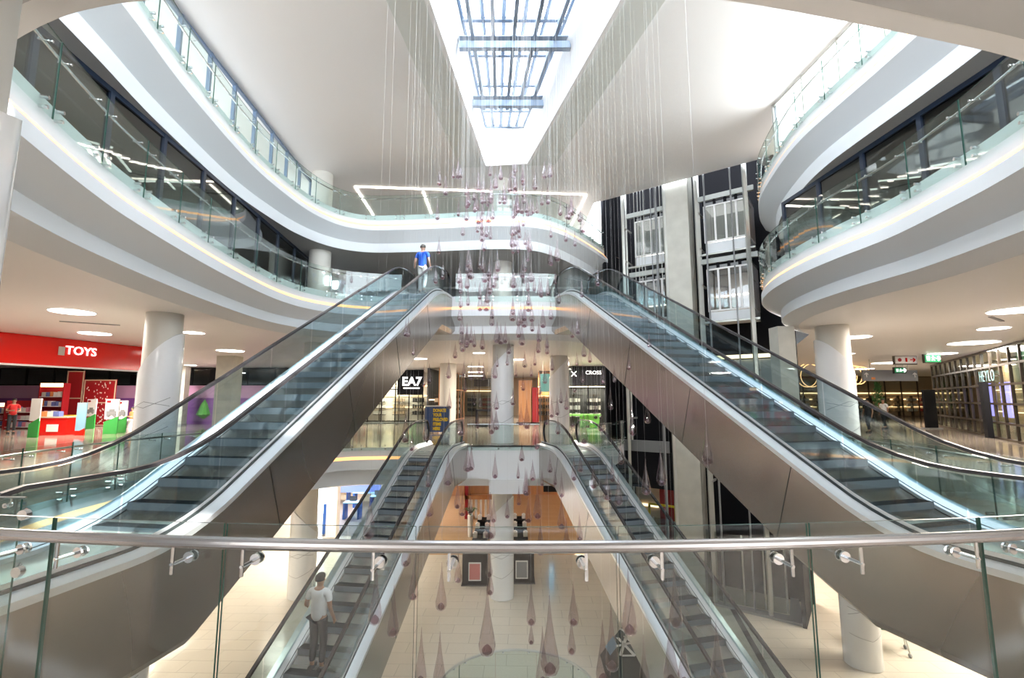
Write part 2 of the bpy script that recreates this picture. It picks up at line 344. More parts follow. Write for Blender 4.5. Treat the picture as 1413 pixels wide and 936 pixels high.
# ------------------------------------------------------------------ outer walls, offices
def glazed(name,lab,A,B,z0,z1,pitch,fm,gm,w=.07,rows=(),cat='glass wall',group=None,panes=True,dep=.1):
    t=thing(name,lab,cat,((A[0]+B[0])/2,(A[1]+B[1])/2,z0),group); a=Vector((*A,0)); b=Vector((*B,0)); L=(b-a).length; n=max(1,round(L/pitch)); d=(b-a)/n
    for i in range(n+1):
        p=a+d*i; MB().wall((p-d.normalized()*w/2)[:2],(p+d.normalized()*w/2)[:2],z0,z1,dep).build('mullion',fm,t)
    for z in (z0+.05,z1-.05)+tuple(rows): MB().wall(A,B,z-w/2,z+w/2,dep*.9).build('transom',fm,t)
    if panes:
        for i in range(n):
            p=a+d*(i+.03); q=a+d*(i+.97); MB().wall(p[:2],q[:2],z0+.06,z1-.06,.02).build('glass_pane',gm,t)
    return t
WA,WB=(-6.75,2.0),(-8.15,18.6)
glazed('office_glazing','dark glazed office front with navy mullions behind the left second level balcony',WA,WB,Z2,7.3,1.55,M['navy'],M['oglass'],.1)
RA,RB=(8.3,3.0),(7.78,13.1)
glazed('office_glazing','dark glazed office front with navy mullions behind the right second level balcony',RA,RB,Z2,7.3,1.55,M['navy'],M['oglass'],.1)
glazed('clerestory_window','bright clerestory glazing with blue mullions behind the left top balcony',(-7.3,4.0),(-8.25,18.7),Z3,ZC,1.25,M['framed'],M['wglass'],.07,cat='window')
glazed('clerestory_window','bright clerestory glazing with thin grey frames behind the right top balcony',(8.35,4.0),(7.98,13.6),Z3,ZC,1.45,M['steelg'],M['wglass'],.05,cat='window')
mb=MB(); mb.wall((-12,3),(-12,25),Z2,7.3,.2); mb.wall((-12,3.0),(-6.8,3.0),Z2,7.3,.2); struct('wall_office_left',mb,M['grey'])
mb=MB(); mb.wall((13,3),(13,14.5),Z2,7.3,.2); mb.wall((8.3,3.0),(13,3.0),Z2,7.3,.2); struct('wall_office_right',mb,M['grey'])
mb=MB(); mb.wall((7.78,13.1),(13,14.2),Z2,7.3,.2); mb.wall((7.98,13.6),(13,14.6),Z3,ZC,.2); struct('wall_right_return',mb,M['white'])
mb=MB(); mb.wall((-8.15,18.6),(-8.4,25),Z2,7.3,.2); mb.wall((-8.25,18.7),(-9.5,25),Z3,ZC,.2); struct('wall_left_return',mb,M['white'])
mb=MB(); mb.wall((-12,24.6),(5.2,24.6),Z3,ZC,.2); struct('wall_far_top',mb,M['white'])
# second-level far glazing (daylight beyond)
glazed('far_window','daylit glazed screen with pale frames at the back of the second level',(-8.3,23.6),(5.0,23.6),Z2,7.3,1.5,M['steelg'],M['wglass'],.09,(6.3,),cat='window')
# glowing lines set inside the offices to imitate reflections in their glass
def reflected_led(pts,z,lab): led([U(a,b,z) for a,b in pts],z,lab,.022)
reflected_led([(67,178),(110,192),(156,204)],6.9,'thin glowing line imitating a reflection in the left office, nearest to the column')
reflected_led([(162,215),(180,237)],6.9,'thin slanting glowing line imitating a reflection in the left office beside the column shaft')
reflected_led([(212,229),(241,261)],6.9,'second slanting glowing line imitating a reflection in the left office')
reflected_led([(192,250),(276,252)],6.9,'level glowing line imitating a reflection crossing the left office glass')
reflected_led([(1085,284),(1165,287)],6.9,'level glowing line imitating a reflection at the far end of the right office')
reflected_led([(1160,264),(1210,261)],6.9,'short level glowing line imitating a reflection in the right office')
reflected_led([(1212,250),(1270,244)],6.9,'rising glowing line imitating a reflection in the middle of the right office')
reflected_led([(1270,232),(1340,220)],6.9,'long rising glowing line imitating a reflection in the right office near the frame edge')
# ------------------------------------------------------------------ columns with slanted white shells
def column(x,y,r,z0,z1,lab,shell=None,turn=0,group='round columns'):
    t=thing('round_column',lab,'column',(x,y,z0),group)
    m_=MB(); m_.lathe([(r,0.0),(r,z1-z0)],(x,y,z0),40); m_.build('shaft',M['beige'],t,True)
    if shell:
        lo,hi=shell; n=48; vs=[]; fs=[]; R=r+.05
        for k in range(n+1):
            a=turn+2*math.pi*k/n; q=(1-math.cos(a-turn))/2; q=q**.8
            h=lo+(hi-lo)*q
            for rr in (R,r+.005):
                vs.append((x+rr*math.cos(a),y+rr*math.sin(a),z0+.01)); vs.append((x+rr*math.cos(a),y+rr*math.sin(a),z0+h))
        for k in range(n):
            a=k*4; b=a+4; fs += [(a,b,b+1,a+1),(a+1,b+1,b+3,a+3),(a+2,a+3,b+3,b+2)]
        MB().add(vs,fs).build('shell',M['clad'],t,True)
        for sgn,zz in ((1,.8),(1,1.5),(-1,1.65)):
            P=[]
            for k in range(-6,7):
                a=-math.pi/2+k*.2; P.append((x+(R+.002)*math.cos(a),y+(R+.002)*math.sin(a),z0+zz+sgn*abs(k)*.03+k*.012))
            if zz<lo: MB().tube(P,.006,4).build('shell_joint',M['grey'],t)
    return t
# turn: plan angle at which the shell is lowest
struct('wall_back_blocker',MB().wall((-42,-3),(42,-3),-5.7,3.85,.2),M['white'])  # unseen wall added behind the camera to keep light off the near soffit
column(-8.78,11.95,.4,0,3.85,'white shelled round column beside the toy shop front',(2.15,3.35),math.radians(190))
column(9.45,14.0,.43,0,3.85,'white shelled round column between the upper right escalator and the concourse',(2.3,3.45),math.radians(-10))
column(-.38,19.1,.4,0,3.85,'white shelled round column in the middle of the far gallery',(2.9,3.85),math.radians(185))
column(-7.6,18.4,.4,0,3.85,'plain round column behind the upper left escalator, on the shop level')
column(2.35,24.0,.45,0,3.85,'white shelled round column in front of the dark fashion shop',(2.7,3.75),math.radians(185))
column(-3.9,29.3,.5,0,3.85,'pale tiled round column behind the blue donation board')
column(-9.1,12.15,.4,-5.7,-1.45,'white round column on the lowest floor under the toy shop edge',(2.5,3.5),math.radians(190))
column(-8.0,19.2,.45,-5.7,-1.45,'white shelled round column on the lowest floor by the blue phone shop',(2.3,3.3),math.radians(10))
column(-.38,19.1,.4,-5.7,-1.45,'white shelled round column behind the black kiosks on the lowest floor',(2.8,3.7),math.radians(170))
column(9.9,14.5,.42,-5.7,-1.45,'white shelled round column on the lowest floor beside the green trolley',(3.3,3.9),math.radians(10))
column(-7.35,17.8,.4,5.2,7.3,'round beige column at the left corner of the second level')
column(-.4,19.3,.4,5.2,7.3,'round beige column at the middle of the second level gallery')
column(-7.55,18.15,.4,8.5,ZC,'round beige column at the left corner of the top level')
column(-.45,18.7,.36,8.5,ZC,'round beige column in the middle of the top level gallery')
column(-2.52,1.75,.36,0,3.85,'round beige column with white shell cut off by the left edge of the view',(2.9,3.3),math.radians(0))
def sqcol(px,py,w,lab):
    x,y=U(px,py,3.85); t=thing('square_column',lab,'column',(x,y,0)); MB().box((x,y,1.925),(w,w,3.85)).build('shaft',M['pier'],t); MB().box((x,y,.05),(w+.04,w+.04,.1)).build('skirting',M['grey'],t)
sqcol(318,492,.85,'square beige column in front of the purple hoarding')
sqcol(255,505,.5,'slim square column at the left end of the purple hoarding')
sqcol(1078,452,.5,'square pier right beside the lift shaft on the concourse level')
# ------------------------------------------------------------------ glass balustrades
def balustrade(lab,C,zf,above=.92,below=.1,pl=1.15,inset=.06,hr=.021,hz=.82,hoff=.12,rail_m='rail',disc=True,big=False,group=None,skip=()):
    """C runs with the void to its right; glass stands `inset` on the void side"""
    t=thing('glass_balustrade',lab,'balustrade',(C[len(C)//2].x,C[len(C)//2].y,zf),group)
    G=offset(C,-inset); L=[0]
    for a,b in zip(G,G[1:]): L.append(L[-1]+(b-a).length)
    def at(s):
        s=min(max(s,0),L[-1])
        for i in range(len(G)-1):
            if L[i+1]>=s-1e-9:
                return G[i].lerp(G[i+1],(s-L[i])/max(L[i+1]-L[i],1e-9))
        return G[-1]
    n=max(1,round(L[-1]/pl)); st=L[-1]/n
    for i in range(n):
        if i in skip: continue
        seg=[at(i*st+.008+(st-.016)*k/5) for k in range(6)]; N=normals(seg); vs=[]; th=.007
        for c,nn in zip(seg,N):
            for o,z in ((-th,zf-below),(th,zf-below),(th,zf+above),(-th,zf+above)): vs.append((c.x+nn.x*o,c.y+nn.y*o,z))
        m_=MB(); fs=[];
        for k in range(5):
            a=k*4;b=a+4
            fs += [(a,b,b+1,a+1),(a+1,b+1,b+2,a+2),(a+2,b+2,b+3,a+3),(a+3,b+3,b,a)]
        m_.add(vs,fs)
        m_.cur=1; m_.add([vs[j] for j in range(4)],[(0,1,2,3)]); m_.add(vs[-4:],[(3,2,1,0)])
        for k in range(5):      # top edge strip
            a=[vs[k*4+2],vs[k*4+3],vs[k*4+7],vs[k*4+6]]; m_.add([(p[0],p[1],p[2]+.0008) for p in a],[(0,1,2,3)])
        m_.build('glass_panel',[M['fglass' if big else 'glass'],M['gedge']],t)
        for f in ((.14,.86) if disc else ()):
            p=at(i*st+st*f); d=(at(i*st+st*f+.02)-p); 
            if d.length<1e-6: d=(p-at(i*st+st*f-.02))
            d.normalize(); nn=Vector((-d.y,d.x,0)); m_=MB()
            for dz in (.08,-.04):
                m_=MB(); m_.tube([p+Vector((0,0,zf+dz))-nn*.03,p+Vector((0,0,zf+dz))+nn*(inset+.01)],.024,8); m_.build('standoff',M['chrome'],t,True)
    R=[Vector((c.x,c.y,zf+hz)) for c in resample(offset(G,hoff),.18)]
    MB().tube(R,hr,14 if big else 8).build('handrail',M[rail_m],t,True)
    for i in range(n):
        if i in skip: continue
        for f in (.18,.82):
            p=at(i*st+st*f); d=(at(i*st+st*f+.03)-at(i*st+st*f-.03)).normalized(); nn=Vector((-d.y,d.x,0)); m_=MB()
            zz=zf+hz-(.115 if big else .05); q=p+nn*hoff; rr=.009 if big else .007
            m_.tube([(q.x,q.y,zf+hz-hr*.7),(q.x,q.y,zz-(.05 if big else 0))],rr,6)
            m_.tube([(q.x+nn.x*.01,q.y+nn.y*.01,zz),(p.x-nn.x*.03,p.y-nn.y*.03,zz)],rr,6)
            for o in (-.022,.012): m_.tube([(p.x+nn.x*o,p.y+nn.y*o,zz),(p.x+nn.x*(o+.01),p.y+nn.y*(o+.01),zz)],.03 if big else .018,12)
            m_.build('rail_bracket',M['chrome'],t,True)
    return t
def sub(C,f): return [c for c in C if f(c)]
balustrade('front glass balustrade with thick polished rail, crossing the whole foreground',[c for c in resample(cNR,.02) if -3.72<c.x<3.78],0,1.045,.3,1.06,.07,.031,.98,.13,big=True)
bl=lambda C,a,b:[c for i,c in enumerate(C) if a<=i<=b]
G2='curved glass balustrades round the atrium'
balustrade('curved glass balustrade on the left second level, up to the escalator landing',[c for c in c2L if c.x<-3.9],Z2,group=G2)
balustrade('glass balustrade in the middle of the far second level, behind the hanging drops',[c for c in c2L if -2.0<c.x<1.7],Z2,group=G2)
balustrade('glass balustrade on the far second level between escalator landing and lifts',[c for c in c2L if c.x>3.2 and c.y>17],Z2,group=G2)
balustrade('curved glass balustrade on the right second level in front of the office front',c2R,Z2,group=G2)
balustrade('curved glass balustrade on the left and far top level',c3L,Z3,.86,group=G2,hz=.78)
balustrade('curved glass balustrade on the right top level',c3R,Z3,.86,group=G2,hz=.78)
balustrade('curved glass balustrade in front of the toy shop',[c for c in c1L if c.y>4.7],0,group=G2,hz=.85,above=.95)
balustrade('short glass balustrade in the middle of the far shop gallery',catmull([(-1.6,17.4),(-.6,17.4),(1.0,17.4)],4),0,.85,group=G2,hz=.8)
balustrade('glass balustrade of the shop gallery beside the lift shaft',catmull(L1F2,4),0,.85,group=G2,hz=.8)
balustrade('curved glass balustrade along the right concourse',[c for c in c1R if c.y>4.6],0,group=G2,hz=.85,above=.95)
# returns beside the near landings
RSL=balustrade('short glass return screen at the left end of the front balustrade',[Vector((-4.06,3.52,0)),Vector((-3.75,3.51,0)),Vector((-3.46,3.5,0))],0,1.02,.9,1.2,.0,disc=False,hoff=.02,hz=1.03,hr=.008)
for px,py in ((32,711),(23,790)):
    c=UD(px,py,3.46); m_=MB(); m_.tube([(c[0]-.14,c[1]+.16,c[2]),(c[0],c[1],c[2])],.012,8); m_.tube([(c[0],c[1]+.03,c[2]),(c[0],c[1]-.01,c[2])],.035,16); o=m_.build('standoff',M['chrome'],RSL,True)
# ------------------------------------------------------------------ escalators
def escalator(lab,O,az,Sx,H,z0,s0=-2.0,s1=1.5,thick=1.18,bot=1.0,bs=.3):
    t=thing('escalator',lab,'escalator',(O[0],O[1],z0),'pairs of escalators crossing the atrium'); a=math.radians(az)
    ds=Vector((math.sin(a),math.cos(a),0)); dw=Vector((math.cos(a),-math.sin(a),0)); B=Vector((O[0],O[1],z0)); sl=H/Sx
    def P(s,w,z): return B+ds*s+dw*w+Vector((0,0,z))
    def zz(s,b=.75):
        def hinge(x): return 0 if x<-b else (x if x>b else (x+b)**2/(4*b))
        return sl*(hinge(s)-hinge(s-Sx))
    Ss=[s0]+[s0+(Sx+s1-s0)*k/64 for k in range(1,64)]+[Sx+s1]
    def swp(prof,ss=Ss,name='x',m=None,par=t,sm=True):
        vs=[];fs=[];k=len(prof)
        for s in ss:
            for w,z in prof: vs.append(P(s,w,zz(s)+z))
        for i in range(len(ss)-1):
            for j in range(k): A=i*k+j;C_=i*k+(j+1)%k; fs.append((A,C_,C_+k,A+k))
        fs.append(tuple(range(k))[::-1]); fs.append(tuple(range((len(ss)-1)*k,len(ss)*k)))
        return MB().add(vs,fs).build(name,m,par,sm)
    # truss in stainless cladding, cut in long panels by seams
    def zb(s):
        u=(s-bs); q=max(0,min(u,Sx))
        return sl*q-(bot if s<bs else bot+(thick-bot)*min(1,(s-bs)/1.2))
    W=.80; vs=[];fs=[]
    ss=sorted(set([round(x,3) for x in Ss]+[bs,Sx+bs]))
    for s in ss:
        for w,z in ((-W,zz(s)+.03),(-W,zb(s)+.12),(-W+.12,zb(s)),(W-.12,zb(s)),(W,zb(s)+.12),(W,zz(s)+.03)): vs.append(P(s,w,z))
    for i in range(len(ss)-1):
        for j in range(6): A=i*6+j;C_=i*6+(j+1)%6; fs.append((A,C_,C_+6,A+6))
    fs.append(tuple(range(6))[::-1]); fs.append(tuple(range((len(ss)-1)*6,len(ss)*6)))
    MB().add(vs,fs).build('truss_cladding',M['steel'],t)
    k=1.4
    while k<Sx+.5:
        for sg in (-1,1):
            MB().bar(P(k,sg*(W+.002),zz(k)),P(k+.35,sg*(W+.002),zb(k+.35)+.13),.006).build('cladding_seam',M['joint'],t)
        k+=2.3
    for sg in (-1,1):
        swp([(sg*.66,.03),(sg*.83,.03),(sg*.83,.10),(sg*.66,.13)],name='deck',m=M['alu'])
        swp([(sg*.53,.04),(sg*.645,.04),(sg*.645,.21),(sg*.53,.09)],name='inner_deck',m=M['alu'])
        swp([(sg*.645,.12),(sg*.66,.12),(sg*.66,.165),(sg*.645,.165)],name='glass_clamp',m=M['joint'])
        swp([(sg*.535,-.12),(sg*.60,.0),(sg*.60,.12),(sg*.55,.12)],name='skirt',m=M['skirt'])
        # glass
        g0,g1=s0+.25,Sx+s1-.2; R=.42
        def top(s):
            h=.93
            e=min(s-g0,g1-s)
            if e<R: h=.93-R+math.sqrt(max(0,R*R-(R-e)**2))
            return h
        n=10; L=(g1-g0)/n
        for i in range(n):
            q=[g0+L*i+.006+(L-.012)*j/8 for j in range(9)]; vs=[];fs=[]
            for s in q:
                for w in (.618,.630): vs.append(P(s,sg*w,zz(s)+.14)); vs.append(P(s,sg*w,zz(s)+max(.15,top(s))))
            for j in range(8):
                A=j*4;C_=A+4; fs += [(A,C_,C_+1,A+1),(A+2,A+3,C_+3,C_+2),(A+1,C_+1,C_+3,A+3)]
            MB().add(vs,fs).build('glass_panel',M['eglass'],t)
        # handrail loop
        Q=[]; r=.42
        for k in range(9):
            th=math.pi*(1.5-k/8); Q.append(P(g0+r-.0+math.cos(th)*r if False else g0+r-math.cos(math.pi*(k/8)-math.pi/2)*r,sg*.624,zz(g0)+.53+math.sin(math.pi*(k/8)-math.pi/2)*r+.02))
        m0=40
        for k in range(1,m0): 
            s=g0+r+(g1-g0-2*r)*k/m0; Q.append(P(s,sg*.624,zz(s)+.97))
        for k in range(9):
            ph=math.pi/2-math.pi*k/8; Q.append(P(g1-r+math.cos(ph)*r,sg*.624,zz(g1)+.55+math.sin(ph)*r))
        # the rubber belt: wide flat section
        vs=[];fs=[];sec=[(-.04,-.018),(-.03,.018),(.03,.018),(.04,-.018)]
        for i,p in enumerate(Q):
            d=(Q[min(i+1,len(Q)-1)]-Q[max(i-1,0)]).normalized(); u=dw.cross(d).normalized()
            for x,y in sec: vs.append(p+dw*x+u*y)
        for i in range(len(Q)-1):
            for j in range(4): A=i*4+j;C_=i*4+(j+1)%4; fs.append((A,C_,C_+4,A+4))
        fs.append((3,2,1,0)); fs.append(tuple(range(len(vs)-4,len(vs))))
        MB().add(vs,fs).build('handrail',M['rubber'],t)
    # steps
    n=int((Sx)/.42)
    for i in range(n):
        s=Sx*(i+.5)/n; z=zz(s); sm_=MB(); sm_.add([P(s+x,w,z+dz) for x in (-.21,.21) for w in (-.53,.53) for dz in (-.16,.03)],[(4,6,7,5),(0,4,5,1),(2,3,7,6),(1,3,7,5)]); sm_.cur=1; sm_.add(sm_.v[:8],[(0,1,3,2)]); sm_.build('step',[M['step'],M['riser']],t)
    for a0,a1 in ((s0,.25),(Sx-.25,Sx+s1)):
        m_=MB(); q=[a0+(a1-a0)*j/6 for j in range(7)]; vs=[];fs=[]
        for s in q:
            for w in (-.6,.6): vs.append(P(s,w,zz(s)+.035)); vs.append(P(s,w,zz(s)-.1))
        for j in range(6): A=j*4; fs += [(A,A+2,A+6,A+4),(A+1,A+5,A+7,A+3),(A,A+4,A+5,A+1),(A+2,A+3,A+7,A+6)]
        fs += [(0,1,3,2),(24,26,27,25)]
        m_.add(vs,fs).build('landing_plate',M['steelg'],t)
    return P,zz
def origin(in_pt,az,w):   # centre-line origin from a point on the rail at lateral offset w
    a=math.radians(az); return (in_pt[0]-w*math.cos(a),in_pt[1]+w*math.sin(a))
UL=escalator('long escalator rising on the left from the near floor to the second level',origin((-3.95,5.85),8.7,.624),8.7,9.6,5.2,0,-2.3,1.9,1.18,1.15,.2)
UR=escalator('long escalator rising on the right from the near floor to the second level',origin((4.6,5.85),-14.9,-.624),-14.9,9.95,5.2,0,-2.3,1.9,1.18,1.03,.4)
LL=escalator('lower left escalator from the lowest floor to the far shop gallery',origin((-3.72,5.03),9,.624),9,10.7,5.7,-5.7,-2.2,2.0)
LR=escalator('lower right escalator from the lowest floor to the far shop gallery',origin((4.37,5.36),-15,-.624),-15,10.7,5.7,-5.7,-2.2,2.0)
# ------------------------------------------------------------------ lift shaft and cabins
A_,B_=(4.22,20.6),(9.09,17.02); nx,ny=.592,.806
def sh(px,py,d=0.0):
    return UW(px,py,(A_[0]+nx*d,A_[1]+ny*d),(B_[0]+nx*d,B_[1]+ny*d))
def shp(f,d): return (A_[0]+(B_[0]-A_[0])*f+nx*d,A_[1]+(B_[1]-A_[1])*f+ny*d)
mb=MB(); mb.wall(shp(-.12,2.3),shp(1.12,2.3),-5.7,14,.15); mb.wall(shp(1.1,-.1),shp(1.1,2.3),-5.7,14,.12); mb.wall(shp(-.08,.6),shp(-.08,2.3),-5.7,14,.12)
struct('wall_lift_shaft',mb,M['black'])
mb=MB(); mb.poly([shp(-.15,0),shp(-.15,2.6),shp(1.15,2.6),shp(1.15,0)],13.5,up=False); struct('ceiling',mb,M['black'])
t=thing('lift_pier','tall beige concrete pier between the two lift bays','pier',(*shp(.42,.6),-5.7))
a=sh(926,400,.5); b=sh(958,400,.5); MB().wall(a[:2],b[:2],-5.7,13.5,.7).build('shaft',M['pier'],t)
for i,(px,l) in enumerate(((862,'left edge of the left lift bay'),(921,'beside the left face of the beige pier'),(966,'just right of the beige pier'),(1036,'right edge of the right lift bay'))):
    p=sh(px,400,.15); t=thing('lift_guide_post','galvanised steel lift guide post with wall arms, '+l,'lift post',(p[0],p[1],-5.7))
    MB().box((p[0],p[1],3.7),(.11,.11,18.8)).build('post',M['steelg'],t)
    q=(p[0]+nx*.35,p[1]+ny*.35); MB().box((q[0],q[1],3.7),(.07,.07,18.8)).build('rear_post',M['steelg'],t)
    for z in (-3.6,-1.4,.9,2.8,4.7,6.2,7.7,9.2): MB().bar((p[0],p[1],z),(p[0]+nx*.9,p[1]+ny*.9,z),.07).build('bracket_arm',M['steelg'],t)
for i,(px,r,l) in enumerate(((875,.012,'first'),(880,.012,'second'),(884,.012,'third'),(888,.012,'fourth'),(898,.02,'fifth'),(905,.05,'thick grey'),(911,.012,'seventh'),(973,.035,'thick grey right bay'),(1010,.03,'far right'))):
    p=sh(px,300,.05); z1=13.4
    tag(MB().tube([(p[0],p[1],-5.6 if r>.02 else 5.2),(p[0],p[1],z1)],r,6).build('lift_cable',M['steelg' if r<.02 else 'grey'],None,True),'steel hoisting cable in the lift shaft, %s from the left'%l,'cable','hoisting cables')
def cabin(x0,x1,yt,yb,yf,lab,lit,d=.5):
    """pixels: left, right, window top, window bottom, fascia bottom at the cabin's middle"""
    xm=(x0+x1)/2; a=sh(x0,yt,d); b=sh(x1,yt,d); zt=sh(xm,yt,d)[2]; zb_=sh(xm,yb,d)[2]; zf=sh(xm,yf,d)[2]
    t=thing('lift_cabin',lab,'lift',((a[0]+b[0])/2,(a[1]+b[1])/2,zf),'glass lift cabins'); A=a[:2];B=b[:2]
    dep=1.3; A2=(A[0]+nx*dep,A[1]+ny*dep);B2=(B[0]+nx*dep,B[1]+ny*dep)
    MB().prism([A,B,B2,A2][::1],zf,zb_-.02).build('lower_fascia',M['fascia'],t)
    MB().prism([A,B,B2,A2],zt+.02,zt+.14).build('cabin_roof',M['grey'],t)
    A1=shp(0,0); dxn=(B[0]-A[0],B[1]-A[1]); L=math.hypot(*dxn); u=(dxn[0]/L,dxn[1]/L)
    MB().bar((A[0]-u[0]*.35,A[1]-u[1]*.35,zt+.33),(B[0]+u[0]*.25,B[1]+u[1]*.25,zt+.33),.14,.2).build('crosshead_beam',M['ggrey'],t)
    MB().bar((A[0]-u[0]*.35-nx*.06,A[1]-u[1]*.35-ny*.06,zf-.06),(B[0]+u[0]*.2-nx*.06,B[1]+u[1]*.2-ny*.06,zf-.06),.1,.07).build('sling_bar',M['steelg'],t)
    for k in range(5):
        p=(A[0]+dxn[0]*k/4,A[1]+dxn[1]*k/4); MB().box((p[0],p[1],(zt+zb_)/2),(.07,.07,zt-zb_),math.atan2(u[1],u[0])).build('window_mullion',M['wframe'],t)
        if k<4: MB().bar((p[0],p[1],zt+.02),(p[0],p[1],zt-.0+.22),.09).build('hanger_tab',M['black'],t)
    for z in (zb_+.03,zt-.02): MB().bar((A[0],A[1],z),(B[0],B[1],z),.06).build('window_rail',M['wframe'],t)
    MB().wall(A,B,zb_,zt,.02).build('glass_pane',M['cglass'],t)
    for P0,P1 in ((A,A2),(B,B2)): MB().wall(P0,P1,zb_,zt,.03).build('side_panel',M['wframe'],t)
    MB().wall(A2,B2,zb_,zt,.03).build('back_panel',M['ggrey' if lit else 'tan'],t)
    m_=MB(); m_.wall((A2[0]-nx*.05,A2[1]-ny*.05),(B2[0]-nx*.05,B2[1]-ny*.05),zb_+(.35 if lit else .8),zb_+(.39 if lit else .84),.02); m_.build('light_line',M['led'],t)
    if lit: MB().poly([A,B,B2,A2],zt-.03,up=False).build('ceiling_panel',mat('cabin_ceiling',(.8,.8,.8),.5,0,(1,.98,.94),.5),t)
cabin(876,921,302,352,364,'upper glass lift cabin in the left bay, its crosshead beam above',True)
cabin(971,1031,279,331,346,'upper glass lift cabin in the right bay of the shaft',True)
cabin(880,925,386,441,456,'lower glass lift cabin in the left bay, partly behind the escalator rail',False)
cabin(976,1037,368,428,441,'lower glass lift cabin in the right bay with brown panes',False)
# shaft base on the lowest floor and lobby bits
tag(MB().prism([U(905,800,-5.7),U(1000,835,-5.7),U(1090,853,-5.7),U(1092,790,-5.7),shp(1.1,0),shp(0,0)],-5.7,-5.62).build('lift_plinth',M['grey']),'dark grey base slab of the glass lift shaft on the lowest floor','base')
p=[U(905,800,-5.7),U(1000,835,-5.7),U(1088,852,-5.7)]
sg_=thing('shaft_screen','tall framed glass screen around the lift pit on the lowest floor','glass screen',(*p[1],-5.62))
for a,b in ((p[0],p[1]),(p[1],p[2])):
    for k in range(4):
        q=(a[0]+(b[0]-a[0])*k/3,a[1]+(b[1]-a[1])*k/3); MB().box((q[0],q[1],-4.4),(.05,.05,2.4)).build('post',M['steelg'],sg_)
    MB().wall(a,b,-5.6,-3.2,.02).build('glass_pane',M['sglass'],sg_)
# lit lobby behind the shaft on the lower levels
def slab(name,lab,cat,A,B,z0,z1,m,th=.06,group=None): return tag(MB().wall(A,B,z0,z1,th).build(name,m),lab,cat,group)
slab('lobby_light','warm linear light over the lift lobby on the concourse level','light',shp(.5,2.1),shp(1.05,2.1),3.35,3.5,M['warm'])
slab('lobby_wall','pale lobby wall behind the right lift bay on the concourse level','panel',shp(.5,2.18),shp(1.05,2.18),.6,3.3,M['ggrey'])
slab('lobby_wall','tan lit lobby wall behind the lift guides on the lowest level','panel',shp(.02,2.18),shp(.2,2.18),-3.9,-1.9,M['tan'])
slab('lobby_wall','red poster wall behind the lift guides on the lowest level','panel',shp(.2,2.16),shp(.4,2.16),-4.6,-2.0,M['redd'])
slab('lobby_light','warm strip light above the tan wall on the lowest level','light',shp(.05,2.1),shp(.19,2.1),-3.0,-2.9,M['warm'])
slab('landing_beam','grey landing beam across the left lift bay at shop level','beam',shp(.02,.4),shp(.38,.4),-.45,.0,M['grey'],.1)
slab('landing_beam','black fascia below the grey landing beam of the left lift bay','beam',shp(.0,.5),shp(.4,.5),-1.9,-.46,M['black'],.1)
# yellow service barriers
def barrier(px,py,z,w,h,lab):
    x,y=U(px,py,z); t=thing('service_barrier',lab,'barrier',(x,y,z))
    for dx in (-w/2,w/2): 
        MB().tube([(x+dx,y,z),(x+dx,y,z+h)],.035,8).build('post',M['yellow'],t,True)
    for dz in (h,h*.55): MB().tube([(x-w/2,y,z+dz),(x+w/2,y,z+dz)],.03,8).build('rail',M['yellow'],t,True)
barrier(1032,543,0.0,1.6,1.1,'yellow tubular service barrier behind the upper right escalator') if False else None
t=thing('service_barrier','yellow tubular service barrier seen over the upper right escalator deck','barrier',(*shp(.93,1.0),0))
p=sh(1020,520,1.0); q=sh(1043,520,1.0)
for a in (p,q): MB().tube([(a[0],a[1],1.3),(a[0],a[1],2.6)],.045,8).build('post',M['yellow'],t,True)
MB().tube([(p[0],p[1],2.58),(q[0],q[1],2.58)],.045,8).build('rail',M['yellow'],t,True)
MB().box(((p[0]+q[0])/2,(p[1]+q[1])/2,1.2),(1.0,.9,.2),-.63).build('platform',M['grey'],t)
MB().box(((p[0]+q[0])/2,(p[1]+q[1])/2,.55),(.5,.5,1.1),-.63).build('pedestal',M['grey'],t)
t=thing('service_barrier','low yellow service barrier at the foot of the left lift bay','barrier',(*shp(.28,1.2),-5.6))
p=sh(896,700,1.0); q=sh(932,700,1.0); zt=sh(910,697,1.0)[2]
for a in (p,q): MB().tube([(a[0],a[1],-5.6),(a[0],a[1],zt)],.05,8).build('post',M['yellow'],t,True)
MB().tube([(p[0],p[1],zt),(q[0],q[1],zt)],.05,8).build('rail',M['yellow'],t,True)
# ------------------------------------------------------------------ hanging glass drops
def drop_mesh(kind):
    # unit drop: tip at z=0, length 1
    k=kind; r=(.125,.145,.11)[k]
    prof=[(.004,0),(.008,-.06),(.018,-.18),(.034,-.32),(.056,-.46),(.082,-.60),(.108,-.73),(.124,-.83),(.120,-.90),(.095,-.96),(.05,-.99),(.006,-1.0)]
    prof=[(a*r/.125,z) for a,z in prof][::-1]
    b=MB().lathe(prof,n=14); 
    inn=[(a*r/.125*.72,z) for a,z in ((.02,-.84),(.07,-.87),(.11,-.91),(.10,-.945),(.05,-.975),(.004,-.98))][::-1]
    c=MB().lathe(inn,n=12)
    return b,c
PROTO=[]
for k in range(3):
    b,c=drop_mesh(k); o=thing('glass_drop','',None or 'glass drop',(0,0,0)); bd=b.build('drop_body',M['drop'],o,True); cd=c.build('coloured_core',M['dropd'],o,True)
    wr=MB().tube([(0,0,0),(0,0,1)],.0008,4,False).build('wire',M['wire'],o); PROTO.append(o)
used=[0]*3
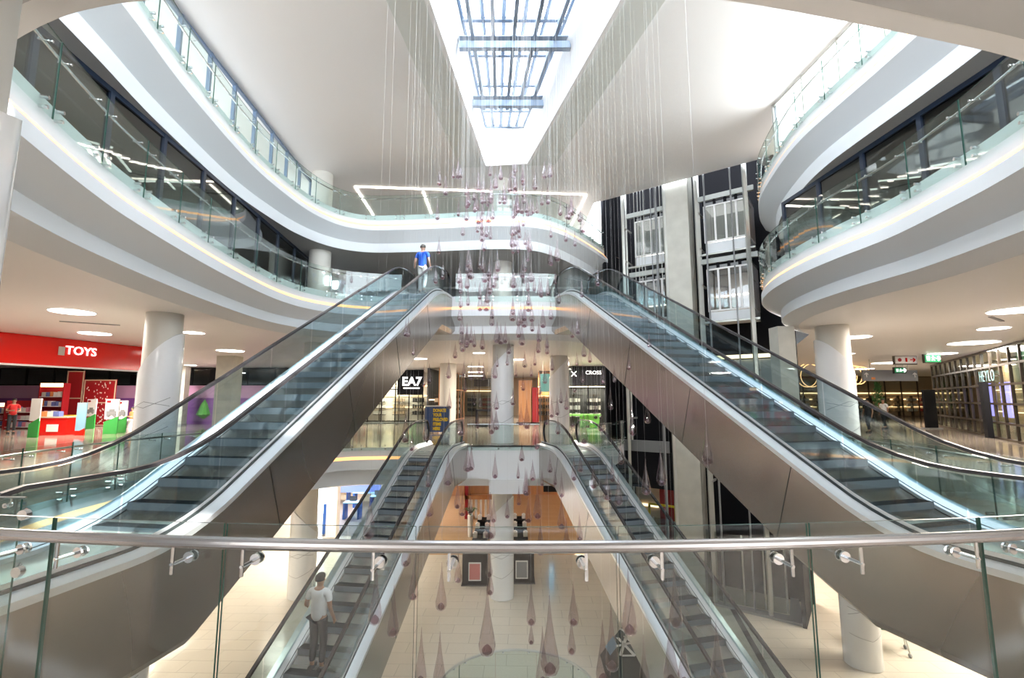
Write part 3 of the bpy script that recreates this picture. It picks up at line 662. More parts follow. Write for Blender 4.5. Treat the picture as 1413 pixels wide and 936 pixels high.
def add_drop(px,py,h,lab,group,kind=0,D=None,zc=10.5):
    D=D or 5.0+(90-min(h,90))/90*8.0
    x,y,z=UD(px,py,D); f_=(y-4.5)/12.6; zc=11.22 if (-2.3+1.2*f_<x<3.5-2.85*f_ and y<16.9) else ZC-.02
    if y>17 or -3.25+1.25*f_<x<4.6-2.95*f_: zc=min(zc,11.22) if zc>11 else ZC-.09; L=h*D/660*1.03
    P=PROTO[kind]
    if not used[kind]: o=P; used[kind]=1
    else: o=copy_tree(P)
    o.location=(x,y,z+L); 
    for c in o.children:
        n=c.name.split('.')[0]
        if n=='wire': c.scale=(1,1,max(.05,zc-(z+L)))
        else: c.scale=(L,L,L)
    o['label']=lab; o['category']='glass drop'
    if group: o['group']=group
    return o
# (x, y of the lowest point, height) as surveyed, low drops first
BIG=[(672,906,85,'in the middle of the view, with the lowest floor glass ring behind it'),(542,879,62,'overlapping the dark cladding of the lower left escalator'),(517,863,75,'hanging before the right deck of the lower left escalator'),
(570,829,52,'just right of the lower left escalator, above the floor tiles'),(608.5,843,58,'over the cream floor left of the black kiosks'),(733,864,54,'right of centre over the cream floor, below the right kiosk'),
(791.5,864,54,'over the cream floor left of the dark floor mat'),(869,877,80,'in front of the charcoal floor mat with white letters'),(933,867,75,'in front of the steps of the lower right escalator'),
(759,933,95,'largest of all, right of centre at the lower frame edge'),(749,948,70,'beside the largest low drop at the lower frame edge'),(580,946,68,'cut by the lower frame edge left of centre'),(606,950,66,'cut by the lower frame edge, second left of centre'),
(833,944,75,'cut by the lower frame edge beside the floor mat'),(845,927,80,'slender, alongside the glass joint by the floor mat'),(927,947,80,'cut by the lower frame edge over the lower right escalator'),(992,950,78,'rightmost of the drops at the lower frame edge'),
(890,950,62,'cut by the lower frame edge before the white mat letters'),(945,947,64,'low beside the inner deck of the lower right escalator'),(632,805,40,'just left of the left black kiosk'),(675,797,40,'between the left kiosk and the white column'),(676,822,40,'overlapping the foot of the white column'),
(733,890,30,'right under another drop, right of centre'),(789,904,48,'low over the pale floor left of the mat'),(509,745,60,'crossing the polished rail, over the lower left escalator handrail'),(560,783,50,'right below the rail beside the lower left escalator deck'),
(977,643,62,'alone in front of the upper right escalator cladding'),(913,671,52,'before the black band of the lift shaft'),(892,684,50,'before the tan wall of the lift lobby'),(873,602,45,'in the dark gap left of the lift bay'),(782,760,40,'crossing the polished rail right of the white column'),
(746,767,45,'crossing the polished rail just right of the kiosk'),(741.7,717,50,'with long neck, above the rail right of the white column'),(676,745,60,'long drop before the left edge of the white column, meeting the rail')]
for i,(x,y,h,l) in enumerate(BIG): add_drop(x,y,h,'glass teardrop, '+l,None,i%3 if i%3!=1 else 0)
MID=[(559.5,465,26),(570.5,491,25),(628,495,23),(619,523,28),(584.6,534,30),(592,530,28),(650,525,25),(642,541,30),(661,516,20),(667,525,25),(654,559,22),(663,562,20),(683,523,30),(686,507,20),(685,566,25),(620,565,28),(678,600,42),(684.6,594,30),(636,602,46),(659,592,25),(587,608,30),(559,612,45),(568,623,30),(645,652,38),(650,650,35),(683,661,35),(618,671,44),(591,673,33),(631,703,38),(637.8,713,32),(648.7,710,30),(681,722,36),(729,722,34),(727,685,35),(715,661,22),(735,664,28),(748,671,22),(766,670,24),(759,653,24),(775,731,45),(775,687,34),(719,588,30),(727,593,40),(741,621,38),(754,587,25),(761,577,30),(769,574,28),(782,566,26),(774,557,22),(793,542,24),(804,528,22),(832,530,28),(848,528,28),(868,511,25),(896,480,25),(796,505,20),(806,493,26),(814,501,24),(822,579,32),(830,596,32),(843,566,32),(806,614,50),(811,591,26),(894,585,35),(857,642,36),(720,637,26),(716,698,26),(792,664,34),(801,652,26),(819,675,36),(845,666,34),(838,691,40),(854,698,42),(725,684,36),(593,714,34),(800,747,36),(700,716,30),(708,560,24),(745,545,24),(733,520,22),(752,530,24),(762,512,24),(722,540,26),(640,520,22),(700,505,20),(712,520,20),(770,600,24),(790,590,24),(738,505,24),(724,508,24)]
for i,(x,y,h) in enumerate(MID):
    if y>640: g,l='glass drops in the lower fringe','small glass teardrop on a wire in the loose lower fringe, between the lower escalators'
    elif x<655: g,l='glass drops on the left of the middle','small glass teardrop hanging in the left middle of the cluster, before the far shop gallery'
    elif x<775: g,l='glass drops in the centre of the middle','small glass teardrop hanging in the centre of the cluster, before the far white column'
    else: g,l='glass drops on the right of the middle','small glass teardrop hanging right of the cluster, before the dark shop and escalator side'
    add_drop(x,y,h,l,g,(0,2,1)[i%3])
random.seed(11)
NT=300-34-len(MID)-4
for i in range(NT):
    for _ in range(50):
        y=random.choice([random.uniform(238,300),random.uniform(280,400),random.uniform(300,490),random.uniform(380,490)])
        cxx=random.choice([655,700,740]); x=random.gauss(cxx,34)
        if 602<x<806 and not (682<x<706 and y<470 and random.random()<.5): break
    h=random.uniform(24,34); D=random.uniform(9.2,12.8)
    if y<300: g,l='glass drops at the crown','pale lilac glass teardrop at the airy crown of the cluster, before the top level balustrade'
    elif y<395: g,l='glass drops in the dense upper part','lilac glass teardrop in the dense upper part of the cluster, before the second level ceiling'
    else: g,l='glass drops in the dense heart','rosy glass teardrop in the dense heart of the cluster, before the second level edge'
    add_drop(x,y,h,l,g,i%3,D)
for x,y,l in ((601,392,'leftmost, over the top rail of the upper left escalator'),(611,386,'over the rounded rail end of the upper left escalator'),(563,466,'alone before the upper left escalator glass'),(825,395,'highest before the rail of the upper right escalator')):
    add_drop(x,y,28,'small rosy teardrop, '+l,None,0,9.5)
# ------------------------------------------------------------------ downlights
def downlight(px,py,wpx,lab,z=3.85,group='round ceiling downlights'):
    x,y=U(px,py,z); r=max(.25,wpx*y/660/2); t=thing('ceiling_downlight',lab,'light',(x,y,z),group)
    MB().lathe([(r,-.02),(r,0)],(x,y,z),32).build('diffuser',M['disc'],t); MB().lathe([(r+.03,-.012),(r+.03,0)],(x,y,z),32).build('rim',M['white'],t)
for px,py,wp,l in ((100,430,50,'large round lit disc in the ceiling nearest the left edge, above the red fascia'),(131,460,36,'round lit disc in the ceiling right above the red shop fascia'),(267,459,26,'round lit disc in the ceiling right of the white shelled column'),
 (318,484,34,'round lit disc above the square column by the purple hoarding'),(263,504,14,'small far round disc above the purple hoarding'),(1181,465,36,'round lit disc right of the right white column'),(1171,488,10,'small lit disc beside the right white column edge'),
 (1343,473,54,'large round lit disc above the exit signs on the right'),(1371,453,34,'round lit disc between the two large right hand ones'),(1402,428,60,'large round lit disc at the right frame edge'),(1300,488,32,'round lit disc near the green exit sign'),
 (1222,501,32,'round lit disc left of the red and white sign'),(1193,509,22,'farthest round disc over the concourse'),(578,495,22,'round disc above the sports shop sign'),(661,487,16,'lit disc left of the middle column top'),(715,496,16,'lit disc right of the middle column top'),(1080,462,14,'small disc beside the square pier')):
    downlight(px,py,wp,l)
for px,py in ((656,506),(656,513.5),(656,519)):
    x,y=U(px,py,3.85); tag(MB().box((x,y,3.84),(.9*y/30,.35,.02)).build('ceiling_light',M['disc']),'slim lit panel in the row over the far corridor','light','corridor light panels')
for px,py,l in ((125,446,'above the red fascia'),(1375,440,'above the concourse')):
    x,y=U(px,py,3.85); tag(MB().box((x,y,3.84),(1.3,.08,.02),.6).build('air_slot',M['grey']),'narrow dark linear air slot in the ceiling '+l,'vent')
# ------------------------------------------------------------------ people
def skin_obj(name,verts,edges,rad,m,parent,lvl=2):
    me=bpy.data.meshes.new(name); me.from_pydata(verts,edges,[]); o=bpy.data.objects.new(name,me); COL.objects.link(o)
    sm=o.modifiers.new('s','SKIN'); sm.use_smooth_shade=True
    for i,r in enumerate(rad):
        sv=me.skin_vertices[0].data[i]; rr=r if isinstance(r,tuple) else (r,r); sv.radius=rr
    me.skin_vertices[0].data[0].use_root=True
    ss=o.modifiers.new('b','SUBSURF'); ss.levels=lvl; ss.render_levels=lvl
    dg=bpy.context.evaluated_depsgraph_get(); m2=bpy.data.meshes.new_from_object(o.evaluated_get(dg)); bpy.data.objects.remove(o)
    m2.materials.clear(); m2.materials.append(m); n=bpy.data.objects.new(name,m2); COL.objects.link(n)
    if parent: n.parent=parent
    return n
def person(lab,loc,face,hgt,shirt,trous,skin,arms='down',sit=False,stride=.0,hairm=None,long=False):
    """face: heading in degrees clockwise from +Y; built at the origin facing +Y and turned"""
    t=thing('person',lab,'person',loc); t.rotation_euler=(0,0,-math.radians(face)); k=hgt/1.75; t.scale=(k,k,k)
    s_=stride
    if sit: LG={ 'hip':.45,'knee':[(-.1,.42,.47),(.1,.42,.47)],'foot':[(-.1,.46,.07),(.1,.46,.07)]}
    hip=.93 if not sit else .5; up=hip-.93
    kneeL=(-.1,.04+s_*.6,.50) if not sit else (-.11,.42,.5); kneeR=(.1,.04-s_*.3,.50) if not sit else (.11,.42,.5)
    footL=(-.1,s_,.07) if not sit else (-.11,.44,.07); footR=(.1,-s_,.07) if not sit else (.11,.44,.07)
    toeL=(footL[0]-.02,footL[1]+.15,.035); toeR=(footR[0]+.02,footR[1]+.15,.035)
    if arms=='down': eL,hL,eR,hR=(-.25,-.03,1.14),(-.26,.06,.9),(.25,-.03,1.14),(.26,.06,.9)
    elif arms=='rail': eL,hL,eR,hR=(-.27,-.02,1.15),(-.38,.2,1.05),(.25,-.03,1.14),(.27,.08,.92)
    else: eL,hL,eR,hR=(-.25,.03,1.14),(-.1,.26,1.12),(.25,.03,1.14),(.1,.27,1.16)
    Z=lambda p:(p[0],p[1],p[2]+up)
    V=[Z((0,0,.95)),Z((0,0,1.12)),Z((0,-.01,1.30)),Z((0,-.01,1.43)),Z((0,0,1.5)),Z((0,.01,1.56)),Z((0,.015,1.64)),Z((0,.01,1.71)),Z((-.19,-.01,1.41)),Z(eL),Z(hL),Z((.19,-.01,1.41)),Z(eR),Z(hR),
       Z((-.09,0,.9)),kneeL,footL,toeL,Z((.09,0,.9)),kneeR,footR,toeR]
    R=[(.15,.11),(.13,.1),(.15,.11),(.10,.08),(.055,.055),(.07,.08),(.082,.098),(.055,.065),.055,.042,.03,.055,.042,.03,.085,.058,.042,.03,.085,.058,.042,.03]
    E=[(0,1),(1,2),(2,3),(3,4),(4,5),(5,6),(6,7),(3,8),(8,9),(9,10),(3,11),(11,12),(12,13),(0,14),(14,15),(15,16),(16,17),(0,18),(18,19),(19,20),(20,21)]
    # hands: palm, four fingers and a thumb
    for hi,(e,h) in ((10,(eL,hL)),(13,(eR,hR))):
        d=(Vector(h)-Vector(e)).normalized(); sx=-1 if h[0]<e[0]+.001 and hi==10 else 1; w=d.cross(Vector((1,0,0)))
        w = w.normalized() if w.length>.1 else Vector((0,1,0)); n0=len(V); pc=Vector(Z(h))+d*.05; V.append(tuple(pc)); R.append((.028,.02)); E.append((hi,n0))
        for j in range(4):
            b=pc+w*(.03-.02*j)+d*.03; V.append(tuple(b)); R.append(.009); E.append((n0,len(V)-1))
            V.append(tuple(b+d*(.045-.006*abs(j-1))+Vector((-.012*(1 if hi==13 else -1),.006,0)))); R.append(.008); E.append((len(V)-2,len(V)-1))
        b=pc+w*.035; V.append(tuple(b)); R.append(.01); E.append((n0,len(V)-1)); V.append(tuple(b+d*.03+w*.012)); R.append(.009); E.append((len(V)-2,len(V)-1))
    skin_obj('body',V,E,R,skin,t)
    # face: nose, mouth, ears, eyes in one child
    hz=1.64+up; m_=MB(); m_.add([(-.013,.105,hz-.02),(.013,.105,hz-.02),(0,.13,hz-.02),(0,.105,hz+.03)],[(0,1,2),(0,2,3),(1,3,2)])
    for sx in (-1,1): m_.tube([(sx*.082,.01,hz-.02),(sx*.092,.0,hz+.02)],.014,6)
    m_.build('nose_and_ears',skin,None,True).parent=t
    m_=MB()
    for sx in (-1,1): m_.box((sx*.03,.103,hz+.015),(.022,.012,.01))
    m_.box((0,.1,hz-.055),(.045,.012,.008)); m_.build('eyes_and_mouth',M['hair'],None).parent=t
    # hair cap
    m_=MB(); vs=[];fs=[]
    for i in range(7):
        ph=math.pi/2*i/6*1.15
        for j in range(16):
            th=2*math.pi*j/16; yy=math.sin(th); f=1 if yy<.3 else .72
            vs.append((.093*math.sin(ph)*math.cos(th),-.005+.112*math.sin(ph)*yy*(1 if yy<0 else .95),hz+.005+.115*math.cos(ph*f)-(.12 if long and yy<.2 and i==6 else 0)))
    for i in range(6):
        for j in range(16): a=i*16+j;b=i*16+(j+1)%16; fs.append((a,a+16,b+16,b))
    m_.add(vs,fs).build('hair',hairm or M['hair'],None,True).parent=t
    sh_=[Z((0,0,.84)),Z((0,0,1.12)),Z((0,-.01,1.3)),Z((0,-.01,1.42)),Z((-.19,-.01,1.41)),Z(tuple((Vector((-.19,-.01,1.41))*.35+Vector(eL)*.65))),Z((.19,-.01,1.41)),Z(tuple((Vector((.19,-.01,1.41))*.35+Vector(eR)*.65)))]
    skin_obj('shirt',sh_,[(0,1),(1,2),(2,3),(3,4),(4,5),(3,6),(6,7)],[(.175,.135),(.16,.125),(.175,.13),(.11,.09),.07,.062,.07,.062],shirt,t)
    skin_obj('trousers',[Z((0,0,1.06)),Z((-.09,0,.88)),kneeL,tuple(Vector(footL)+Vector((0,0,.06))),Z((.09,0,.88)),kneeR,tuple(Vector(footR)+Vector((0,0,.06)))],[(0,1),(1,2),(2,3),(0,4),(4,5),(5,6)],[(.165,.125),.1,.075,.06,.1,.075,.06],trous,t)
    for f in (footL,footR): 
        m_=MB(); m_.tube([(f[0],f[1]-.07,.045),(f[0],f[1]+.05,.05),(f[0],f[1]+.19,.035)],[.045,.05,.035],8); m_.build('shoe',M['trd'],None,True).parent=t
    return t
x,y=U(14,599,0); person('person in a red t-shirt and black trousers standing in the toy shop entrance',(x,y,0),120,1.72,M['shirtr'],M['trd'],M['skin'],'fwd')
x,y=U(181,590,0); person('seated person in an orange top behind the green white standees',(x,y,0),200,1.6,M['shirto'],M['trl'],M['skin'],'fwd',sit=True)
t=thing('stool','low pale stool under the seated person in orange','stool',(x,y,0)); MB().lathe([(.2,0),(.22,.06),(.18,.38),(.2,.4)],(x,y,0),20).build('seat',M['paper'],t,True)
P_,zz_=UL; p=P_(9.9,.05,5.235); person('person in bright blue shirt seen from behind atop the left escalator',tuple(p),12,1.68,M['shirtb'],M['trl'],M['skin2'],'rail',stride=.08)
P_,zz_=LL; 
s=10.7*(6.5)/25; i_=10; s=10.7*(i_+.5)/25; p=P_(s,.0,zz_(s)+.03); person('person in a loose white shirt riding the lower left escalator, hand on the rail',tuple(p),12,1.72,M['shirtw'],M['trd'],M['skin'],'rail')
x,y=U(1222,592,0); person('person in a pale shirt walking on the right concourse behind the escalator rails',(x,y,0),260,1.7,M['shirtw'],M['trd'],M['skin'],'down',stride=.16)
x,y=U(1200,597,0); person('person in dark clothes walking on the right concourse beside the pale shirt',(x,y,0),255,1.68,M['trd'],M['trd'],M['skin'],'down',stride=.16)
# ------------------------------------------------------------------ shells beyond the shops
mb=MB(); mb.wall((-42,33.4),(-14.2,33.4),0,3.85,.2); mb.wall((-42,-3),(-42,33.4),0,3.85,.2); mb.wall((-14.2,33.4),(-14.2,50),0,3.85,.2); struct('wall_left_shops',mb,M['white'])
mb=MB(); mb.wall((-14.2,50),(44.5,50),0,3.85,.2); mb.wall((44.5,-3),(44.5,50),0,3.85,.2); struct('wall_far_shops',mb,M['tan'])
mb=MB(); mb.wall((-30,40),(30,40),-5.7,-1.45,.2); mb.wall((-24,-6),(-24,40),-5.7,-1.45,.2); mb.wall((26,-6),(26,40),-5.7,-1.45,.2); struct('wall_lowest_floor',mb,M['tan'])
def box3(name,lab,cat,c,d,m,rz=0,group=None): return tag(MB().box(c,d,rz).build(name,m),lab,cat,group)
# ------------------------------------------------------------------ toy shop
TA=U(-60,452,3.85); TB=U(203,480,3.85); tr=(TB[0]-TA[0],TB[1]-TA[1])
t=thing('shop_fascia','glossy red fascia band with white lettering over the toy shop entrance','fascia',(*TB,2.84))
MB().wall(TA,TB,2.84,3.84,.3).build('panel',M['red'],t); MB().wall((TA[0]+.17,TA[1]),(TB[0]+.17,TB[1]),2.80,2.86,.04).build('light_edge',M['paper'],t)
p=UW(112.5,485.5,(TA[0]+.19,TA[1]),(TB[0]+.19,TB[1])); text('lettering','TOYS',p,(tr[0],tr[1],0),.3,M['signw'],t,bold=.006)
p=UW(85,484.5,(TA[0]+.19,TA[1]),(TB[0]+.19,TB[1])); MB().box(p,(.03,.22,.3),0).build('small_emblem',M['beige'],t)
def P0(px,py):
    x,y=U(px,py,0); k=min(1,30.5/y); return (x*k,y*k)
# patterned red panels
def wallboard(px0,px1,pyb,pyt,m,name,lab,cat,dots=False,frame=True):
    a=P0(px0,pyb); D=a[1]; b=(UD(px1,pyb,D)[0],D); zt=UD(px0,pyt,D)[2]
    t=thing(name,lab,cat,(a[0],D,0)); MB().wall(a,b,0.0,zt,.1).build('board',m,t)
    if frame:
        for z in (.06,zt-.04,zt*.5): MB().wall((a[0],D-.06),(b[0],D-.06),z-.03,z+.03,.03).build('trim',M['tan'],t)
        for x in (a[0],b[0]): MB().box((x,D-.06,zt/2),(.06,.03,zt)).build('trim',M['tan'],t)
    if dots:
        m_=MB(); rr=random.Random(3)
        for i in range(90):
            x=rr.uniform(a[0]+.15,b[0]-.15); z=rr.uniform(.15,zt-.15); m_.box((x,D-.055,z),(.05,.01,.08))
        m_.build('brick_print',M['beige'],t)
wallboard(112,155,587,524,M['redd'],'printed_panel','tall dark red panel dotted with pale bricks at the back of the toy shop','panel',True)
wallboard(87,109,588,512,M['redd'],'printed_panel','plain dark red framed panel left of the dotted red panel','panel')
def toys(px0,px1,pyb,pyt,rows,lab,g,header=True,seed=1):
    a=P0(px0,pyb); D=a[1]; b=(UD(px1,pyb,D)[0],D); zt=UD(px0,pyt,D)[2]; w=b[0]-a[0]; rr=random.Random(seed)
    t=thing('toy_shelf',lab,'shelf unit',((a[0]+b[0])/2,D,0)); MB().box(((a[0]+b[0])/2,D+.22,zt/2),(w,.05,zt)).build('back_panel',M['redd'],t)
    for x in (a[0],b[0]): MB().box((x,D,zt/2),(.05,.44,zt)).build('side_panel',M['redd'],t)
    for r in range(rows): MB().box(((a[0]+b[0])/2,D,.1+r*(zt-.35)/rows),(w-.06,.42,.03)).build('shelf',M['paper'],t)
    if header: MB().box(((a[0]+b[0])/2,D-.18,zt-.12),(w,.04,.22)).build('header_sign',M['warm'],t)
    for r in range(rows):
        x=a[0]+.12
        while x<b[0]-.15:
            bw=rr.uniform(.14,.24); h=rr.uniform(.2,.32); z=.12+r*(zt-.35)/rows
            o=tag(MB().box((x+bw/2,D-.02,z+h/2),(bw,.3,h)).box((x+bw/2,D-.175,z+h*.55),(bw*.7,.01,h*.5)).build('toy_box',[M[rr.choice(['toyp','toyw','toyw','toyb','shirto'])]]),'boxed toy packed '+g,'toy box','boxed toys '+g); x+=bw+.03
toys(53,86,590,529,4,'tall lit toy shelf with warm header left of the red panels','on the tall lit shelf behind the counter',True,2)
toys(10,48,592,553,3,'low toy shelf behind the person in red','on the low shelf behind the person in red',False,5)
toys(-25,8,590,556,3,'low toy shelf cut by the left edge of the view','on the low shelf at the left edge of the view',True,8)
# counter
a=P0(50,601); b=UD(90,601,a[1]); zt=UD(50,577,a[1])[2]; t=thing('shop_counter','red toy shop counter with a white notice on its front','counter',(a[0],a[1],0))
MB().box(((a[0]+b[0])/2,a[1]+.4,zt/2),(b[0]-a[0],.8,zt)).build('body',M['red'],t); MB().box(((a[0]+b[0])/2,a[1]+.4,zt+.03),(b[0]-a[0]+.1,.9,.06)).build('worktop',M['tan'],t)
c=UD(72,591,a[1]-.02); MB().box(c,(.55,.02,.34)).build('notice',M['paper'],t)
for i,px in enumerate((56,64,72,80)):
    c=UD(px,576,a[1]+.3); tag(MB().box((c[0],c[1],zt+.18),(.28,.25,.24)).box((c[0],c[1]-.13,zt+.2),(.2,.01,.12)).build('toy_box',M[('toyw','shirto','toyw','toyb')[i]]),'small packed box on the red counter, %s from the left'%('first','second','third','fourth')[i],'toy box')
t=thing('display_table','low dark display table with yellow edge right of the red counter','table',(*P0(97,592),0)); c=P0(97,592); MB().box((c[0],c[1],.35),(.7,.6,.7)).build('body',M['black'],t); MB().box((c[0],c[1],.74),(.9,.7,.08)).build('tray',M['yellow'],t)
def standee(px0,px1,pyb,pyt,lab,m1,m2,pic=True,low=.42):
    a=P0(px0,pyb); D=a[1]; b=UD(px1,pyb,D); zt=UD(px0,pyt,D)[2]; w=abs(b[0]-a[0]); xm=(a[0]+b[0])/2; t=thing('standee',lab,'standee',(xm,D,0),None)
    MB().box((xm,D,zt*low/2+zt*low/2+(zt*(1-low))/2),(w,.05,zt*(1-low))).build('upper_board',m1,t)
    MB().add([(xm-w/2,D-.03,.0),(xm+w/2,D-.03,.0),(xm+w/2,D-.03,zt*(low+.08)),(xm-w/2,D-.03,zt*(low-.08)),(xm-w/2,D+.03,0),(xm+w/2,D+.03,0),(xm+w/2,D+.03,zt*(low+.08)),(xm-w/2,D+.03,zt*(low-.08))],[(0,1,2,3),(7,6,5,4),(0,4,5,1),(1,5,6,2),(2,6,7,3),(3,7,4,0)]).build('lower_board',m2,t)
    if pic:
        m_=MB(); z=zt*.6; m_.box((xm,D-.045,z),(w*.7,.02,zt*.11)); m_.box((xm+w*.03,D-.045,z+zt*.08),(w*.38,.02,zt*.07))
        for dx in (-.22,.24): m_.tube([(xm+w*dx,D-.06,z-zt*.06),(xm+w*dx,D-.04,z-zt*.06)],w*.12,12)
        m_.build('printed_car',M['grey'],t); MB().box((xm-w*.25,D-.045,zt*.93),(w*.28,.02,zt*.06)).build('red_tag',M['redd'],t)
    return t
standee(142,161,599,551,'white and green standee printed with a grey toy car, front one of the right pair',M['paper'],M['green'])
standee(160,173,597,553,'white and green standee behind the front one, right of the pair',M['paper'],M['green'])
standee(117,130,592,551,'white and green standee with car picture beside the light blue board',M['paper'],M['green'])
standee(38,52,604,550,'narrow white and green standee left of the red counter, turned away',M['paper'],M['green'],False)
t=standee(103,116,601,556,'light blue standee with small dark figure and red foot',M['sky'],M['red'],False,.14); 
# hoarding beyond
a=(-31,27.6); 
t=thing('hoarding','pink and purple printed hoarding across the back of the shop level','hoarding',(-24,32.8,0))
MB().wall((-41,32.9),(-14.4,32.9),1.75,2.6,.1).build('pink_board',M['pink'],t); MB().wall((-41,32.88),(-14.4,32.88),0.0,1.75,.14).build('purple_board',M['purple'],t)
c=UD(281,566,32.75); MB().lathe([(.05,0),(.45,.3),(.2,1.0),(.02,1.3)],(c[0],32.8,c[2]-.6),10).build('printed_plant',M['lime'],t)
glazed('window_band','dark high window band above the pink hoarding',(-41,33.0),(-14.4,33.0),2.6,3.82,1.9,M['black'],M['oglass'],.08,cat='window')
# ------------------------------------------------------------------ far shops on the gallery level
def shopfront(lab,A,B,z1,pitch,fm,gm,deep=2.5,wallm='tan',litz=None,rows=(2.4,),nrm=(0,1)):
    t=glazed('storefront',lab,A,B,0,z1,pitch,fm,gm,.07,rows,'shop front')
    A2=(A[0]+nrm[0]*deep,A[1]+nrm[1]*deep);B2=(B[0]+nrm[0]*deep,B[1]+nrm[1]*deep)
    MB().wall(A2,B2,0,z1,.1).build('back_wall',M[wallm],t)
    if litz:
        for z in litz: MB().wall((A2[0]-nrm[0]*.12,A2[1]-nrm[1]*.12),(B2[0]-nrm[0]*.12,B2[1]-nrm[1]*.12),z,z+.07,.04).build('shelf_light',M['warm'],t)
    L=math.hypot(B[0]-A[0],B[1]-A[1]); n=max(2,int(L/1.3)); rr=random.Random(int(L*10))
    for i in range(n):
        f=(i+.5)/n; x=A2[0]+(B2[0]-A2[0])*f-nrm[0]*.5; y=A2[1]+(B2[1]-A2[1])*f-nrm[1]*.5
        m_=MB(); rz=math.atan2(B[1]-A[1],B[0]-A[0])
        for z in (.45,.95,1.45,1.95): m_.box((x,y,z),(.95,.35,.04),rz)
        m_.box((x,y,1.0),(.04,.3,2.0),rz); m_.build('display_rack',M['brown'],t)
        m_=MB()
        for z in (.47,.97,1.47): 
            for k in range(5): m_.box((x+(k-2)*.19*math.cos(rz),y+(k-2)*.19*math.sin(rz),z+.14),(.13,.22,.2+rr.random()*.12),rz)
        m_.build('displayed_goods',M[rr.choice(['toyw','paper','redd','tan','trd','beige'])],t)
    return t
DX=lambda px,D:(UD(px,560,D)[0],D)
t=shopfront('tall glass front of the sports shop with lit racks, left of the blue donation board',DX(470,36),DX(583,36),3.8,1.1,M['black'],M['sglass'],2.8,'beige',(1.0,1.9,2.7))
a=DX(549,35.8); b=DX(584,35.8); t=thing('shop_sign','black sign box with white letters over the sports shop entrance','sign',(a[0],35.6,2.2)); zt=3.83; zb=UD(560,545,35.6)[2]
MB().box(((a[0]+b[0])/2,35.6,(zt+zb)/2),(b[0]-a[0],.3,zt-zb)).build('box',M['black'],t); c=UD(568,527,35.4); text('lettering','EA7',(c[0],35.43,c[2]),(1,0,0),.62,M['signw'],t,bold=.03)
MB().box((c[0],35.43,c[2]-.47),(1.2,.02,.1)).build('small_line',M['signw'],t)
t=shopfront('narrow gold framed shop front between the donation board and the far corridor',DX(606,33),DX(640,42),3.8,1.3,M['wood'],M['sglass'],.8,'dark',(1.6,),nrm=(-1,0))
t=shopfront('far shop at the end of the corridor with a warm light line',DX(640,48.5),DX(682,48.5),3.8,1.4,M['brown'],M['sglass'],1.2,'tan',(2.45,))
t=shopfront('brown metal curtained shop front right of the far white column',DX(745,36),DX(775,36),3.8,.9,M['brown'],M['sglass'],2.0,'wood',(1.9,2.6))
t=thing('banner','orange upright banner panel right of the far white column','banner',(*DX(725,34),0)); MB().box((*DX(725,34),1.5),(.95,.12,3.0)).build('panel',M['wood'],t); MB().box((DX(725,34)[0],34,.04),(1.3,.4,.08)).build('foot',M['brown'],t)
t=thing('banner','dark maroon upright panel beside the orange banner','banner',(*DX(740,34),0)); MB().box((*DX(738,34),1.25),(.5,.12,2.5)).build('panel',M['redd'],t); MB().box((DX(738,34)[0],34,.04),(.7,.4,.08)).build('foot',M['brown'],t)
t=shopfront('dark fashion shop front with white lit letters behind the far right railing',DX(782,31),DX(872,31),3.8,1.2,M['black'],M['sglass'],2.6,'dark',(2.5,))
a=DX(790,30.8); b=DX(866,30.8); t=thing('shop_sign','black sign band with lit letters and a cross emblem over the fashion shop','sign',(a[0],30.8,2.6)); zb=UD(800,533,30.8)[2]
MB().box(((a[0]+b[0])/2,30.8,(3.8+zb)/2),(b[0]-a[0],.25,3.8-zb)).build('box',M['black'],t); c=UD(819,514.5,30.6); text('lettering','CROSS',(c[0],30.65,c[2]),(1,0,0),.24,M['signw'],t,bold=.0)
c=UD(792,516,30.6); m_=MB()
for dx,dz in ((.16,.16),(.16,-.16)): m_.bar((c[0]-dx,30.65,c[2]-dz),(c[0]+dx,30.65,c[2]+dz),.05)
m_.build('emblem',M['signw'],t)
t=thing('display_table','bright green display table in front of the dark fashion shop','table',(*DX(806,29),0)); x=DX(806,29)[0]; MB().box((x,29,.75),(1.9,.8,.08)).build('top',M['lime'],t); MB().box((x+.3,29,.37),(1.1,.6,.72)).build('body',M['lime'],t)
t=thing('info_screen','teal hanging screen behind the right part of the glass drops','screen',(*DX(757,27),2.0)); x=DX(757,27)[0]; MB().box((x,27,2.6),(.9,.1,1.0)).build('panel',mat('teal_panel',(.1,.28,.28),.4),t)
for dx in (-.3,.3): MB().tube([(x+dx,27,3.1),(x+dx,27,3.84)],.015,6).build('hanger',M['steelg'],t)
t=thing('info_screen','dark hanging screen over the far corridor','screen',(*DX(665,38),2.4)); x=DX(665,38)[0]; MB().box((x,38,2.95),(1.3,.15,.55)).build('panel',M['dark'],t)
for dx in (-.4,.4): MB().tube([(x+dx,38,3.2),(x+dx,38,3.84)],.02,6).build('hanger',M['steelg'],t)
t=thing('kiosk_stand','small black framed kiosk stand in the far corridor','kiosk',(*DX(669,30),0)); x=DX(669,30)[0]
for dx in (-.5,.5): MB().box((x+dx,30,.5),(.12,.5,1.0)).build('side',M['black'],t)
MB().box((x,30,1.0),(1.12,.5,.1)).build('top',M['black'],t); MB().box((x,30,.05),(1.0,.5,.1)).build('base',M['black'],t)
